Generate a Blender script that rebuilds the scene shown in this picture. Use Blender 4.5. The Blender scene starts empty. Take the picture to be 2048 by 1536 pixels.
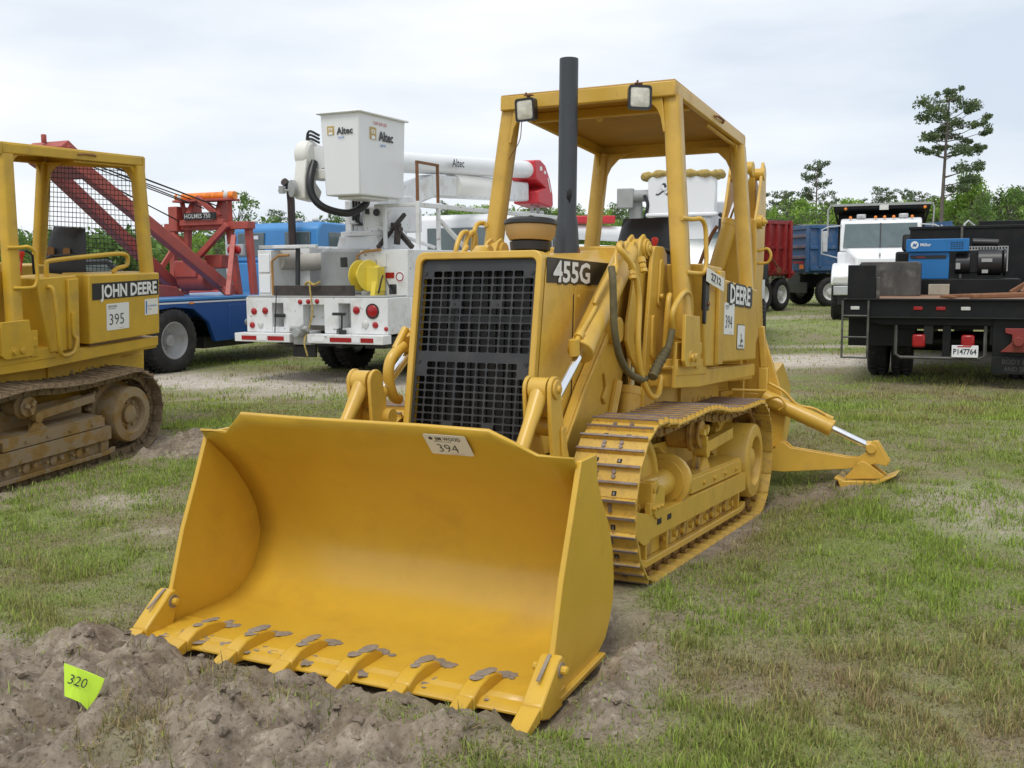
import bpy, bmesh, math, random
import numpy as np
from mathutils import Vector, Matrix, Euler
random.seed(7); RNG = np.random.default_rng(7)
SC = bpy.context.scene; COL = SC.collection
# ---------------- camera ----------------
cam = bpy.data.cameras.new('camera'); camo = bpy.data.objects.new('camera', cam); COL.objects.link(camo)
cam.lens = 36*2020.36/2048; cam.sensor_width = 36; cam.clip_start = .05; cam.clip_end = 3000
RW = Matrix(((0.9999500037, -0.0011504054, -0.0099331047), (0.0099995000, 0.1150405357, 0.9933104677), (0, -0.9933601319, 0.1150462875)))
camo.matrix_world = Matrix.Translation((0, 0, 1.6)) @ RW.transposed().to_4x4()
SC.camera = camo
# ---------------- view ----------------
SC.view_settings.view_transform = 'Standard'; SC.view_settings.look = 'None'
SC.view_settings.exposure = 0.36; SC.view_settings.gamma = 1.0; SC.view_settings.use_curve_mapping = False
# ---------------- overcast sky ----------------
SUN_EL, SUN_AZ = math.radians(62), math.radians(205)      # sun high, behind the camera and slightly left
W = bpy.data.worlds.new('World'); SC.world = W; W.use_nodes = True
wn, wl = W.node_tree.nodes, W.node_tree.links; wn.clear()
def wnode(t, **k):
    n = wn.new(t)
    for a, b in k.items(): setattr(n, a, b)
    return n
wout = wnode('ShaderNodeOutputWorld'); wmix = wnode('ShaderNodeMixShader')
sky = wnode('ShaderNodeTexSky', sky_type='NISHITA', sun_disc=False, sun_elevation=SUN_EL, sun_rotation=SUN_AZ)
bg1 = wnode('ShaderNodeBackground'); bg1.inputs[1].default_value = .10
wl.new(sky.outputs[0], bg1.inputs[0])
tc = wnode('ShaderNodeTexCoord'); mp = wnode('ShaderNodeMapping'); mp.inputs['Scale'].default_value = (1.0, 1.0, 4.2)
mp.inputs['Location'].default_value = (.35, .2, .15)
nz = wnode('ShaderNodeTexNoise'); nz.inputs['Scale'].default_value = 1.7; nz.inputs['Detail'].default_value = 6; nz.inputs['Roughness'].default_value = .5
wr = wnode('ShaderNodeValToRGB'); e = wr.color_ramp.elements
e[0].position = .36; e[0].color = (.60, .67, .765, 1); e[1].position = .62; e[1].color = (.90, .915, .94, 1)
m_ = e = wr.color_ramp.elements.new(.49); m_.color = (.755, .80, .855, 1)
bg2 = wnode('ShaderNodeBackground'); bg2.inputs[1].default_value = .93
wl.new(tc.outputs['Generated'], mp.inputs[0]); wl.new(mp.outputs[0], nz.inputs['Vector']); wl.new(nz.outputs[0], wr.inputs[0]); wl.new(wr.outputs[0], bg2.inputs[0])
wmix.inputs[0].default_value = .93
wl.new(bg1.outputs[0], wmix.inputs[1]); wl.new(bg2.outputs[0], wmix.inputs[2]); wl.new(wmix.outputs[0], wout.inputs[0])
# soft sun through the cloud
sun = bpy.data.lights.new('sun', 'SUN'); sun.energy = 1.35; sun.angle = math.radians(22); sun.color = (1, .965, .91)
suno = bpy.data.objects.new('sun', sun); COL.objects.link(suno)
sd = Vector((math.sin(SUN_AZ)*math.cos(SUN_EL), math.cos(SUN_AZ)*math.cos(SUN_EL), math.sin(SUN_EL)))
suno.rotation_euler = sd.to_track_quat('Z', 'Y').to_euler(); suno.location = (0, 0, 40)

# ================= helpers =================
def tag(o, label=None, cat=None, group=None, kind=None):
    if label: o['label'] = label
    if cat: o['category'] = cat
    if group: o['group'] = group
    if kind: o['kind'] = kind
    return o
def empty(name, mat=None, loc=None, rz=0, parent=None):
    o = bpy.data.objects.new(name, None); COL.objects.link(o); o.empty_display_size = .2
    if mat is not None: o.matrix_world = mat
    elif loc is not None: o.location = loc; o.rotation_euler = (0, 0, rz)
    if parent: o.parent = parent
    return o
def put(name, me, parent=None):
    o = bpy.data.objects.new(name, me); COL.objects.link(o)
    if parent: o.parent = parent
    return o
V = Vector
def frame(d):
    d = V(d).normalized(); a = V((0, 0, 1)) if abs(d.z) < .95 else V((1, 0, 0))
    u = d.cross(a).normalized(); return u, d.cross(u).normalized()
SPLIT = {'tooth_bolt', 'hose_coupling', 'turret_port', 'outrigger_lever', 'control_handle', 'boom_hose', 'mast_post', 'steel_panel', 'hose_bundle', 'roller_cap', 'fender', 'winch_cable', 'wheel_arch', 'mud_flap', 'gauge', 'light_bar_band', 'bumper', 'tailgate_rib', 'boom_sticker', 'side_window', 'rust_frame', 'tool_door', 'hose_loop', 'latch_bolt', 'stack_bolt', 'cross_brace', 'wire', 'engine_label', 'roof_horn', 'frame_post', 'steel_bar'}
class MB:
    def __init__(s): s.v = []; s.f = []; s.m = []; s.g = []
    def add(s, vs, fs, m=0):
        b = len(s.v); s.g.append((b, len(s.f))); s.v += [tuple(p) for p in vs]; s.f += [tuple(i+b for i in f) for f in fs]; s.m += [m]*len(fs); return s
    def box(s, c, d, m=0, rot=None, taper=None):
        hx, hy, hz = d[0]/2, d[1]/2, d[2]/2; vs = []
        for z in (-hz, hz):
            k = taper if (taper and z > 0) else 1
            for x, y in ((-hx, -hy), (hx, -hy), (hx, hy), (-hx, hy)): vs.append(V((x*k, y*k, z)))
        if rot is not None: vs = [rot @ p for p in vs]
        c = V(c); return s.add([p+c for p in vs], [(0, 3, 2, 1), (4, 5, 6, 7), (0, 1, 5, 4), (1, 2, 6, 5), (2, 3, 7, 6), (3, 0, 4, 7)], m)
    def bb(s, a, b, m=0): return s.box([(a[i]+b[i])/2 for i in range(3)], [abs(b[i]-a[i]) for i in range(3)], m)
    def beam(s, p, q, w, h, m=0, up=(0, 0, 1), w2=None, h2=None):
        p, q = V(p), V(q); d = (q-p).normalized(); u = V(up); sd_ = d.cross(u)
        if sd_.length < 1e-4: sd_ = d.cross(V((1, 0, 0)))
        sd_.normalize(); u = sd_.cross(d); vs = []
        for c, ww, hh in ((p, w, h), (q, w2 or w, h2 or h)):
            for a, b in ((-1, -1), (1, -1), (1, 1), (-1, 1)): vs.append(c+sd_*a*ww/2+u*b*hh/2)
        return s.add(vs, [(0, 1, 2, 3), (7, 6, 5, 4), (0, 4, 5, 1), (1, 5, 6, 2), (2, 6, 7, 3), (3, 7, 4, 0)], m)
    def cyl(s, p, q, r, n=16, m=0, r2=None, caps=True):
        p, q = V(p), V(q); u, w = frame(q-p); r2 = r if r2 is None else r2; vs = []
        for c, rr in ((p, r), (q, r2)):
            for i in range(n):
                a = 2*math.pi*i/n; vs.append(c+u*math.cos(a)*rr+w*math.sin(a)*rr)
        fs = [(i, i+n, (i+1) % n+n, (i+1) % n) for i in range(n)]
        if caps: fs += [tuple(range(n)), tuple(range(2*n-1, n-1, -1))]
        return s.add(vs, fs, m)
    def tube(s, path, r, n=8, m=0, caps=True, rs=None):
        P = [V(p) for p in path]; vs = []; u = None
        for k, p in enumerate(P):
            d = (P[min(k+1, len(P)-1)]-P[max(k-1, 0)]).normalized()
            if u is None: u, _ = frame(d)
            u = (u-d*u.dot(d)).normalized(); w = d.cross(u); rr = rs[k] if rs else r
            for i in range(n):
                a = 2*math.pi*i/n; vs.append(p+u*math.cos(a)*rr+w*math.sin(a)*rr)
        fs = [(k*n+i, k*n+(i+1) % n, (k+1)*n+(i+1) % n, (k+1)*n+i) for k in range(len(P)-1) for i in range(n)]
        if caps: fs += [tuple(range(n-1, -1, -1)), tuple(range((len(P)-1)*n, len(P)*n))]
        return s.add(vs, fs, m)
    def prism(s, poly, ax, lo, hi, m=0):
        # poly in the two other axes (order: yz for x, xz for y, xy for z)
        n = len(poly)
        def mk(a, b, t): return {0: (t, a, b), 1: (a, t, b), 2: (a, b, t)}[ax]
        vs = [mk(a, b, lo) for a, b in poly]+[mk(a, b, hi) for a, b in poly]
        fs = [tuple(range(n)), tuple(range(2*n-1, n-1, -1))]+[(i, i+n, (i+1) % n+n, (i+1) % n) for i in range(n)]
        return s.add(vs, fs, m)
    def lathe(s, prof, o=(0, 0, 0), d=(0, 0, 1), n=24, m=0, cap=True):
        o, d = V(o), V(d).normalized(); u, w = frame(d); vs = []
        for r, h in prof:
            for i in range(n):
                a = 2*math.pi*i/n; vs.append(o+d*h+(u*math.cos(a)+w*math.sin(a))*max(r, 1e-4))
        fs = [(k*n+i, k*n+(i+1) % n, (k+1)*n+(i+1) % n, (k+1)*n+i) for k in range(len(prof)-1) for i in range(n)]
        if cap and prof[0][0] > .002: fs.append(tuple(range(n-1, -1, -1)))
        if cap and prof[-1][0] > .002: fs.append(tuple(range((len(prof)-1)*n, len(prof)*n)))
        return s.add(vs, fs, m)
    def ico(s, c, r, sub=1, m=0, sq=(1, 1, 1), jit=0):
        bm = bmesh.new(); bmesh.ops.create_icosphere(bm, subdivisions=sub, radius=1)
        vs = [V(c)+V((p.co.x*sq[0], p.co.y*sq[1], p.co.z*sq[2]))*r*(1+random.uniform(-jit, jit)) for p in bm.verts]
        fs = [tuple(q.index for q in f.verts) for f in bm.faces]; bm.free(); return s.add(vs, fs, m)
    def mesh(s, name, mats, smooth=35):
        me = bpy.data.meshes.new(name); me.from_pydata(s.v, [], s.f)
        for mm in (mats if isinstance(mats, (list, tuple)) else [mats]): me.materials.append(mm)
        me.polygons.foreach_set('material_index', s.m)
        bm = bmesh.new(); bm.from_mesh(me); bmesh.ops.recalc_face_normals(bm, faces=bm.faces); bm.to_mesh(me); bm.free()
        if smooth:
            me.polygons.foreach_set('use_smooth', [True]*len(me.polygons)); me.set_sharp_from_angle(angle=math.radians(smooth))
        return me
    def pieces(s):
        out = []; g = s.g+[(len(s.v), len(s.f))]
        for (a, f0), (b, f1) in zip(g, g[1:]):
            q = MB(); q.v = s.v[a:b]; q.f = [tuple(i-a for i in f) for f in s.f[f0:f1]]; q.m = s.m[f0:f1]; q.g = [(0, 0)]; out.append(q)
        return out
    def build(s, name, mats, parent=None, bevel=0, smooth=35, label=None, solid=0):
        if name in SPLIT and len(s.g) > 1:
            for q in s.pieces(): o = q.build(name, mats, parent, bevel, smooth, label, solid)
            return o
        o = put(name, s.mesh(name, mats, smooth), parent)
        if solid:
            md = o.modifiers.new('s', 'SOLIDIFY'); md.thickness = solid; md.offset = 0
        if bevel:
            md = o.modifiers.new('b', 'BEVEL'); md.width = bevel; md.segments = 2; md.limit_method = 'ANGLE'; md.angle_limit = math.radians(40); md.harden_normals = False
        if label: o['label'] = label
        return o
def arc(cx, cy, r, a0, a1, n=6): return [(cx+r*math.cos(math.radians(a0+(a1-a0)*i/n)), cy+r*math.sin(math.radians(a0+(a1-a0)*i/n))) for i in range(n+1)]
def rrect(x0, y0, x1, y1, r, n=4): return arc(x1-r, y1-r, r, 0, 90, n)+arc(x0+r, y1-r, r, 90, 180, n)+arc(x0+r, y0+r, r, 180, 270, n)+arc(x1-r, y0+r, r, 270, 360, n)
def spline(pts, n=6):
    P = [V(p) for p in pts]; P = [P[0]*2-P[1]]+P+[P[-1]*2-P[-2]]; out = []
    for i in range(1, len(P)-2):
        for k in range(n):
            t = k/n; a, b, c, d = P[i-1], P[i], P[i+1], P[i+2]
            out.append(.5*((2*b)+(c-a)*t+(2*a-5*b+4*c-d)*t*t+(3*b-a-3*c+d)*t**3))
    out.append(P[-2]); return out

# ================= materials =================
def lin(r, g, b):
    f = lambda c: (c/255/12.92 if c/255 <= .04045 else ((c/255+.055)/1.055)**2.4); return (f(r), f(g), f(b))
def mat(name, col, rough=.5, metal=0, var=.06, vscale=3, bump=0, bscale=60, dirt=None, damt=0, dscale=6, coat=0, spec=.5, dz=None, speck=None, emit=0):
    """painted or plain surface: colour varied by two noises, optional dirt patches, optional dirt rising to height dz, fine bump."""
    m = bpy.data.materials.new(name); m.use_nodes = True; nt = m.node_tree; N, L = nt.nodes, nt.links
    b = N['Principled BSDF']; b.inputs['Roughness'].default_value = rough; b.inputs['Metallic'].default_value = metal
    b.inputs['Coat Weight'].default_value = coat; b.inputs['Coat Roughness'].default_value = .18; b.inputs['Specular IOR Level'].default_value = spec
    def nd(t, **k):
        n = N.new(t)
        for a, c in k.items(): setattr(n, a, c)
        return n
    co = nd('ShaderNodeTexCoord')
    def noise(sc, det=4, rg=.55):
        n = nd('ShaderNodeTexNoise'); n.inputs['Scale'].default_value = sc; n.inputs['Detail'].default_value = det; n.inputs['Roughness'].default_value = rg
        L.new(co.outputs['Object'], n.inputs['Vector']); return n
    n1 = noise(vscale, 5); mr = nd('ShaderNodeMapRange'); mr.inputs[1].default_value = .3; mr.inputs[2].default_value = .7
    mr.inputs[3].default_value = 1-var; mr.inputs[4].default_value = 1+var; L.new(n1.outputs[0], mr.inputs[0])
    mul = nd('ShaderNodeVectorMath', operation='SCALE'); mul.inputs[0].default_value = col; L.new(mr.outputs[0], mul.inputs['Scale'])
    cur = mul.outputs[0]
    def over(color, fac_socket, amount):
        nonlocal cur
        mx = nd('ShaderNodeMix', data_type='RGBA'); mm = nd('ShaderNodeMath', operation='MULTIPLY'); mm.inputs[1].default_value = amount
        L.new(fac_socket, mm.inputs[0]); L.new(mm.outputs[0], mx.inputs[0]); L.new(cur, mx.inputs[6]); mx.inputs[7].default_value = (*color, 1); cur = mx.outputs[2]; return mm.outputs[0]
    if dirt and damt:
        n2 = noise(dscale, 8, .65); r2 = nd('ShaderNodeMapRange'); r2.inputs[1].default_value = .5; r2.inputs[2].default_value = .68; L.new(n2.outputs[0], r2.inputs[0])
        f = over(dirt, r2.outputs[0], damt)
        rr = nd('ShaderNodeMath', operation='MULTIPLY_ADD'); rr.inputs[1].default_value = .4; rr.inputs[2].default_value = rough; rr.use_clamp = True
        L.new(f, rr.inputs[0]); L.new(rr.outputs[0], b.inputs['Roughness'])
    if dirt and dz:
        sp = nd('ShaderNodeSeparateXYZ'); L.new(co.outputs['Object'], sp.inputs[0]); n4 = noise(5, 6, .6)
        ad = nd('ShaderNodeMath', operation='MULTIPLY_ADD'); ad.inputs[1].default_value = -dz*1.2; ad.inputs[2].default_value = dz*1.6
        L.new(n4.outputs[0], ad.inputs[0]); sb = nd('ShaderNodeMath', operation='SUBTRACT'); L.new(ad.outputs[0], sb.inputs[0]); L.new(sp.outputs[2], sb.inputs[1])
        r4 = nd('ShaderNodeMapRange'); r4.inputs[1].default_value = -.05; r4.inputs[2].default_value = .25; L.new(sb.outputs[0], r4.inputs[0]); over(dirt, r4.outputs[0], .85)
    if speck:
        n3 = noise(speck[1], 3, .7); r3 = nd('ShaderNodeMapRange'); r3.inputs[1].default_value = speck[2]; r3.inputs[2].default_value = speck[2]+.03; L.new(n3.outputs[0], r3.inputs[0]); over(speck[0], r3.outputs[0], .8)
    L.new(cur, b.inputs['Base Color'])
    if emit: b.inputs['Emission Strength'].default_value = emit; L.new(cur, b.inputs['Emission Color'])
    if bump:
        nb = noise(bscale, 4, .6); bp = nd('ShaderNodeBump'); bp.inputs['Strength'].default_value = bump; bp.inputs['Distance'].default_value = .01
        L.new(nb.outputs[0], bp.inputs['Height']); L.new(bp.outputs[0], b.inputs['Normal'])
    return m
YC = (.61, .375, .052)
RUST = (.16, .065, .025); MUDC = (.20, .155, .105)
M = dict(
 yellow=mat('yellow_paint', YC, .38, var=.07, vscale=4, bump=.05, bscale=45, coat=.15, dirt=(.36, .20, .045), damt=.4, dscale=3.5, speck=((.20, .10, .04), 38, .70)),
 bucket=mat('bucket_yellow', (.62, .375, .035), .32, var=.06, vscale=2.2, bump=.09, bscale=26, coat=.12, dirt=(.33, .18, .035), damt=.28, dscale=2.3),
 yellow2=mat('older_yellow_paint', (.60, .37, .03), .45, var=.08, vscale=4, dirt=(.26, .19, .09), damt=.35, dscale=3.5),
 shoe=mat('track_paint', (.58, .37, .065), .5, var=.14, vscale=9, bump=.15, dirt=(.30, .19, .09), damt=.8, dscale=11, speck=(RUST, 55, .63)),
 grouser=mat('worn_steel', (.24, .20, .185), .42, .5, var=.15, vscale=12, bump=.15, dirt=RUST, damt=.5, dscale=20),
 rust=mat('rust', (.22, .10, .045), .8, var=.2, vscale=12, bump=.2),
 mudtrack=mat('muddy_track', (.20, .145, .085), .9, var=.2, vscale=8, bump=.5, bscale=40, dirt=(.32, .245, .155), damt=.8, dscale=9),
 mudyellow=mat('muddy_yellow', (.30, .185, .055), .85, var=.2, vscale=8, bump=.5, bscale=50, dirt=(.30, .225, .14), damt=1, dscale=4, speck=((.31, .24, .15), 3.1, .50)),
 mud=mat('wet_mud', (.27, .22, .17), .8, var=.2, vscale=20, bump=.5, bscale=60),
 grille=mat('grille_dark', (.026, .027, .030), .45, var=.1, dirt=(.09, .085, .08), damt=.3),
 dark=mat('dark_void', (.012, .012, .013), .7), radiator=mat('radiator', (.013, .013, .014), .6, var=.3, vscale=15),
 stack=mat('exhaust_black', (.036, .042, .05), .42, var=.12, vscale=5, bump=.05, speck=((.008, .008, .008), 5, .66)),
 black=mat('black_plastic', (.018, .018, .02), .4, var=.15), vinyl=mat('black_vinyl', (.022, .022, .022), .5, var=.2, bump=.1),
 chrome=mat('chrome_rod', (.82, .83, .86), .12, 1, var=.02), tan=mat('tan_bowl', (.42, .27, .11), .4, var=.06),
 lens=mat('lamp_lens', (.62, .60, .52), .22, var=.2, vscale=30, bump=.3, bscale=120), red=mat('red_knob', (.55, .03, .02), .35),
 decal=mat('decal_black', (.02, .02, .022), .4), white=mat('decal_white', (.80, .80, .78), .45, var=.02), paper=mat('paper_tag', (.78, .76, .70), .6, var=.03),
 ink=mat('ink', (.04, .04, .045), .6), inkred=mat('ink_red', (.5, .06, .05), .6), inkblue=mat('ink_blue', (.05, .18, .5), .6),
 hose=mat('hose_guard', (.105, .085, .036), .75, var=.2, vscale=20, bump=.3, bscale=80),
)
def text(s, parent, mt, origin, ux, uz, h, sx=1., bold=.0, depth=.002, name='lettering', align='LEFT', shear=0, maxw=None):
    """flat lettering: origin lower left, ux = writing direction, uz = up, h = cap height"""
    c = bpy.data.curves.new('t', 'FONT'); c.body = s; c.size = 1; c.align_x = 'LEFT'; c.offset = bold; c.extrude = 0; c.shear = shear; c.resolution_u = 2
    o = bpy.data.objects.new('t', c); COL.objects.link(o); bpy.context.view_layer.update()
    me = bpy.data.meshes.new_from_object(o.evaluated_get(bpy.context.evaluated_depsgraph_get())); bpy.data.objects.remove(o); bpy.data.curves.remove(c)
    co = np.array([v.co[:] for v in me.vertices]); 
    if len(co) == 0: return None
    x0, x1 = co[:, 0].min(), co[:, 0].max(); k = h/.70
    co[:, 0] -= x0; w = (x1-x0)*k*sx
    kx = k*sx*(1 if not maxw or w <= maxw else maxw/w); w = min(w, maxw or w)
    ux, uz = V(ux).normalized(), V(uz).normalized(); nn = ux.cross(uz); off = {'LEFT': 0, 'CENTER': -w/2, 'RIGHT': -w}[align]
    for v, p in zip(me.vertices, co): v.co = V(origin)+ux*(p[0]*kx+off)+uz*(p[1]*k)+nn*depth
    me.materials.clear(); me.materials.append(mt); me.name = name
    return put(name, me, parent)
def plate(name, parent, mt, origin, ux, uz, w, h, t=.003, r=0, label=None):
    ux, uz = V(ux).normalized(), V(uz).normalized(); nn = ux.cross(uz); o = V(origin)
    poly = rrect(0, 0, w, h, r, 3) if r else [(0, 0), (w, 0), (w, h), (0, h)]; n = len(poly)
    vs = [o+ux*a+uz*b for a, b in poly]+[o+ux*a+uz*b+nn*t for a, b in poly]
    mb = MB(); mb.add(vs, [tuple(range(n-1, -1, -1)), tuple(range(n, 2*n))]+[(i, (i+1) % n, (i+1) % n+n, i+n) for i in range(n)])
    return mb.build(name, mt, parent, smooth=0, label=label)
def copy_tree(o, parent=None, memo=None):
    c = o.copy(); COL.objects.link(c); c.parent = parent
    for ch in list(o.children): copy_tree(ch, c)
    return c
# ================= crawler machine =================
def mirror(f):
    for s in (1, -1): f(s)
def bolt(mb, p, d, r=.014, h=.012, m=0):
    p = V(p); d = V(d).normalized(); mb.cyl(p, p+d*h, r, 6, m)
def track_path(R=.405, zc=.385, xr=-2.24):
    """closed centre line of the shoes: front idler at x=0, rear wheel at xr, slack upper run over a carrier roller"""
    P = []
    for i in range(25): a = math.radians(90-180*i/24); P.append((math.cos(a)*R+.0, zc+math.sin(a)*R))
    P.append((-1.1, zc-R))
    for i in range(25): a = math.radians(-90-180*i/24); P.append((xr+math.cos(a)*R, zc+math.sin(a)*R))
    P += [(-1.95, zc+R-.012), (-1.65, zc+R-.022), (-1.35, zc+R-.012), (-1.05, zc+R+.02), (-.85, zc+R+.02), (-.6, zc+R+.0), (-.3, zc+R-.02), (-.12, zc+R-.008)]
    return P
def resample(P, n):
    P = [V((a, 0, b)) for a, b in P]; P.append(P[0]); d = [0]
    for a, b in zip(P, P[1:]): d.append(d[-1]+(b-a).length)
    out = []
    for k in range(n):
        t = d[-1]*k/n; i = max(j for j in range(len(d)-1) if d[j] <= t+1e-9); f = (t-d[i])/max(1e-9, d[i+1]-d[i])
        p = P[i].lerp(P[i+1], f); q = P[i+1]-P[i]; out.append((p, q.normalized()))
    return out, d[-1]
def shoe_mesh(P):
    # local: x along travel, z outward, width along y (centred)
    mb = MB(); w = .178
    mb.prism([(-.082, 0), (-.082, -.010), (.074, -.010), (.084, -.022), (.090, -.018), (.080, 0)], 1, -w, w, 0)
    for gx in (-.070, .012):
        mb.prism([(gx-.009, 0), (gx+.009, 0), (gx+.006, .022), (gx-.005, .022)], 1, -w+.003, w-.003, 0)
        mb.prism([(gx-.0065, .0205), (gx+.0075, .0205), (gx+.006, .026), (gx-.005, .026)], 1, -w+.002, w-.002, 1)
    for bx, by in ((-.043, -.045), (-.02, .045), (-.043, .045), (-.02, -.045)): bolt(mb, (bx, by, 0), (0, 0, 1), .011, .009, 1)
    for by in (-.06, .06): mb.bb((.050, by-.012, -.002), (.074, by+.012, .0015), 2); mb.bb((.056, by-.004, .0), (.072, by+.004, .006), 1)
    return mb.mesh('track_shoe', [P['shoe'], P['grouser'], M['dark']], 30)
def link_mb(mb, p, t, yc):
    u = V((-t.z, 0, t.x)); u = V((t.z, 0, -t.x))  # inward normal guess corrected by caller
def tracks(root, P):
    sm = shoe_mesh(P)
    for s in (1, -1):
        yc = s*.731
        tr = empty('track', parent=root); tr.location = (0, yc, 0)
        pts, L = resample(track_path(), 43)
        chain = MB()
        for k, (p, t) in enumerate(pts):
            n = V((-t.z, 0, t.x))       # outward normal for this travel direction
            c = V((-1.1, 0, .385)); 
            if n.dot(p-c) < 0: n = -n
            y = n.cross(t)
            R = Matrix((t, y, n)).transposed().to_4x4(); o = put('track_shoe', sm, tr)
            o.matrix_local = Matrix.Translation(p) @ R @ Euler((0, math.radians(random.uniform(-1.2, 1.2)), 0)).to_matrix().to_4x4()
            q = p-n*.012
            for ys in (-.062, .062):
                a = q+V((0, ys, 0)); chain.beam(a-t*.085, a+t*.085, .024, .07, 0, up=n) if False else chain.beam(a-t*.08-n*.035, a+t*.08-n*.035, .022, .062, 0, up=n)
            chain.cyl(q-n*.04+V((0, -.085, 0)), q-n*.04+V((0, .085, 0)), .02, 8, 0)
            for ys in (-.1, .1): chain.box(q+V((0, ys, 0))-n*.012, (.05, .02, .02), 0, R.to_3x3())
        chain.build('track_chain', P['chain'], tr, smooth=30)
        # idler and rear wheel
        mb = MB(); mb.lathe([(.30, -.05), (.335, -.05), (.335, .05), (.30, .05), (.28, .03), (.09, .045), (.09, .16), (.05, .16)], (0, 0, .385), (0, s, 0), 32)
        mb.build('idler_wheel', P['under'], tr, bevel=.004)
        mb = MB(); h = s
        mb.lathe([(.262, -.13), (.262, .125), (.252, .14), (.175, .148), (.168, .140), (.160, .085), (.085, .085), (.085, .118), (.055, .13), (.001, .13)], (-2.24, 0, .375), (0, h, 0), 40)
        for i in range(9):
            a = math.tau*i/9; bolt(mb, (-2.24+.122*math.cos(a), h*.085, .375+.122*math.sin(a)), (0, h, 0), .016, .02)
        mb.lathe([(.262, -.13), (.31, -.13), (.31, -.07), (.262, -.07)], (-2.24, 0, .375), (0, h, 0), 40)
        for i in range(26):
            a = math.tau*i/26; mb.box((-2.24+.325*math.cos(a), -h*.1, .375+.325*math.sin(a)), (.05, .05, .035), 0, Euler((0, -a, 0)).to_matrix())
        mb.build('drive_wheel', P['under'], tr, bevel=.004)
        # roller frame: deep channel, recoil housing, guards
        f = MB(); yo = s
        f.bb((-1.93, s*.03, .205), (.10, s*.150, .325))
        f.prism([(.10, .19), (.10, .33), (.30, .37), (.33, .37), (.33, .25), (.2, .19)], 1, s*.115, s*.150)
        for x0 in (.0, -.17): f.bb((x0-.07, s*.1495, .262), (x0, s*.152, .292), 1)
        f.bb((-1.86, s*.02, .335), (-.67, s*.135, .415)); f.bb((-1.84, -s*.13, .41), (-.60, s*.128, .435))
        for x in (-.92, -1.16, -1.42, -1.7): bolt(f, (x, s*.135, .375), (0, s, 0), .016, .014)
        f.prism([(-.10, .34), (-.10, .60), (-.30, .63), (-.52, .56), (-.66, .43), (-.66, .36)], 1, -s*.06, -s*.045)
        f.prism([(-.62, .43), (-.60, .57), (-.42, .62), (-.2, .62), (-.05, .58)], 1, s*.098, s*.11) if False else None
        f.cyl((.0, s*.04, .40), (-.45, s*.04, .43), .075, 16); f.cyl((-.42, s*.04, .43), (-.47, s*.04, .43), .12, 20); f.lathe([(.105, 0), (.15, .01), (.15, .05), (.11, .06)], (-.50, s*.04, .43), (1, 0, .05), 24)
        f.prism([(-s*.12, .42), (-s*.12, .60), (-s*.02, .60), (s*.13, .47), (s*.13, .42)], 0, -.55, -.53)
        f.bb((-.53, -s*.125, .42), (-1.85, -s*.11, .60))
        f.prism([(-1.18, .435), (-1.06, .435), (-1.08, .56), (-1.13, .60), (-1.18, .56)], 1, s*.02, s*.04)
        f.prism([(-1.20, .435), (-.98, .435), (-1.10, .53)], 1, s*.08, s*.095)
        f.beam((-1.10, s*.06, .55), (-1.80, s*.06, .60), .05, .07); f.cyl((-1.10, s*.03, .545), (-1.10, s*.11, .545), .045, 16)
        f.box((.05, s*.10, .42), (.10, .10, .13)); f.box((.02, s*.14, .36), (.22, .03, .06)); f.cyl((.05, s*.10, .46), (.05, s*.16, .46), .035, 12)
        for x in (.09, .03, -.03): bolt(f, (x, s*.155, .36), (0, s, 0), .013, .02)
        f.cyl((-.15, s*.07, .355), (.12, s*.07, .355), .028, 10); f.cyl((.02, s*.07, .47), (-.2, s*.07, .47), .02, 8)
        f.build('roller_frame', [P['under'], M['dark']], tr, bevel=.005)
        g = MB()
        g.prism([(-2.0, .075), (-1.9, .055), (.12, .06), (.22, .105), (.235, .19), (.21, .195), (.19, .12), (.10, .095), (-1.9, .09), (-2.0, .115)], 1, s*.10, s*.135)
        for x in (.1, -.25, -1.83): g.bb((x-.012, s*.06, .09), (x+.012, s*.132, .2))
        g.build('rock_guard', P['under'], tr, bevel=.004)
        g = MB(); g.bb((-1.95, s*.085, .09), (.05, s*.095, .21)); g.build('roller_plate', P['under'], tr)
        for x in (.02, -.31, -.62, -.93, -1.24, -1.55, -1.86):
            r = MB(); r.lathe([(.03, -.11), (.095, -.11), (.095, -.075), (.075, -.07), (.075, .06), (.095, .065), (.095, .098), (.04, .1), (.04, .118), (.022, .122)], (x, 0, .145), (0, s, 0), 20); r.build('track_roller', P['under2'], tr)
            if x < .0 and x > -1.8:
                q = MB(); bolt(q, (x-.08, s*.118, .155), (0, s, 0), .022, .022); bolt(q, (x+.09, s*.118, .150), (0, s, 0), .016, .02); q.build('roller_cap', P['under'], tr)
        c = MB(); c.lathe([(.04, -.13), (.075, -.12), (.09, -.10), (.09, .02), (.105, .025), (.105, .05), (.07, .055), (.07, .075), (.085, .08), (.085, .095), (.05, .10)], (-1.0, 0, .65), (0, s, 0), 24)
        for i in range(3): a = math.tau*i/3+.3; c.box((-1.0+.04*math.cos(a), s*.11, .65+.04*math.sin(a)), (.055, .035, .035), 1, Euler((0, -a, 0)).to_matrix())
        c.box((-1.0, -s*.16, .55), (.1, .03, .2)); c.build('carrier_roller', [P['under2'], P['under']], tr, bevel=.003)
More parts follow.
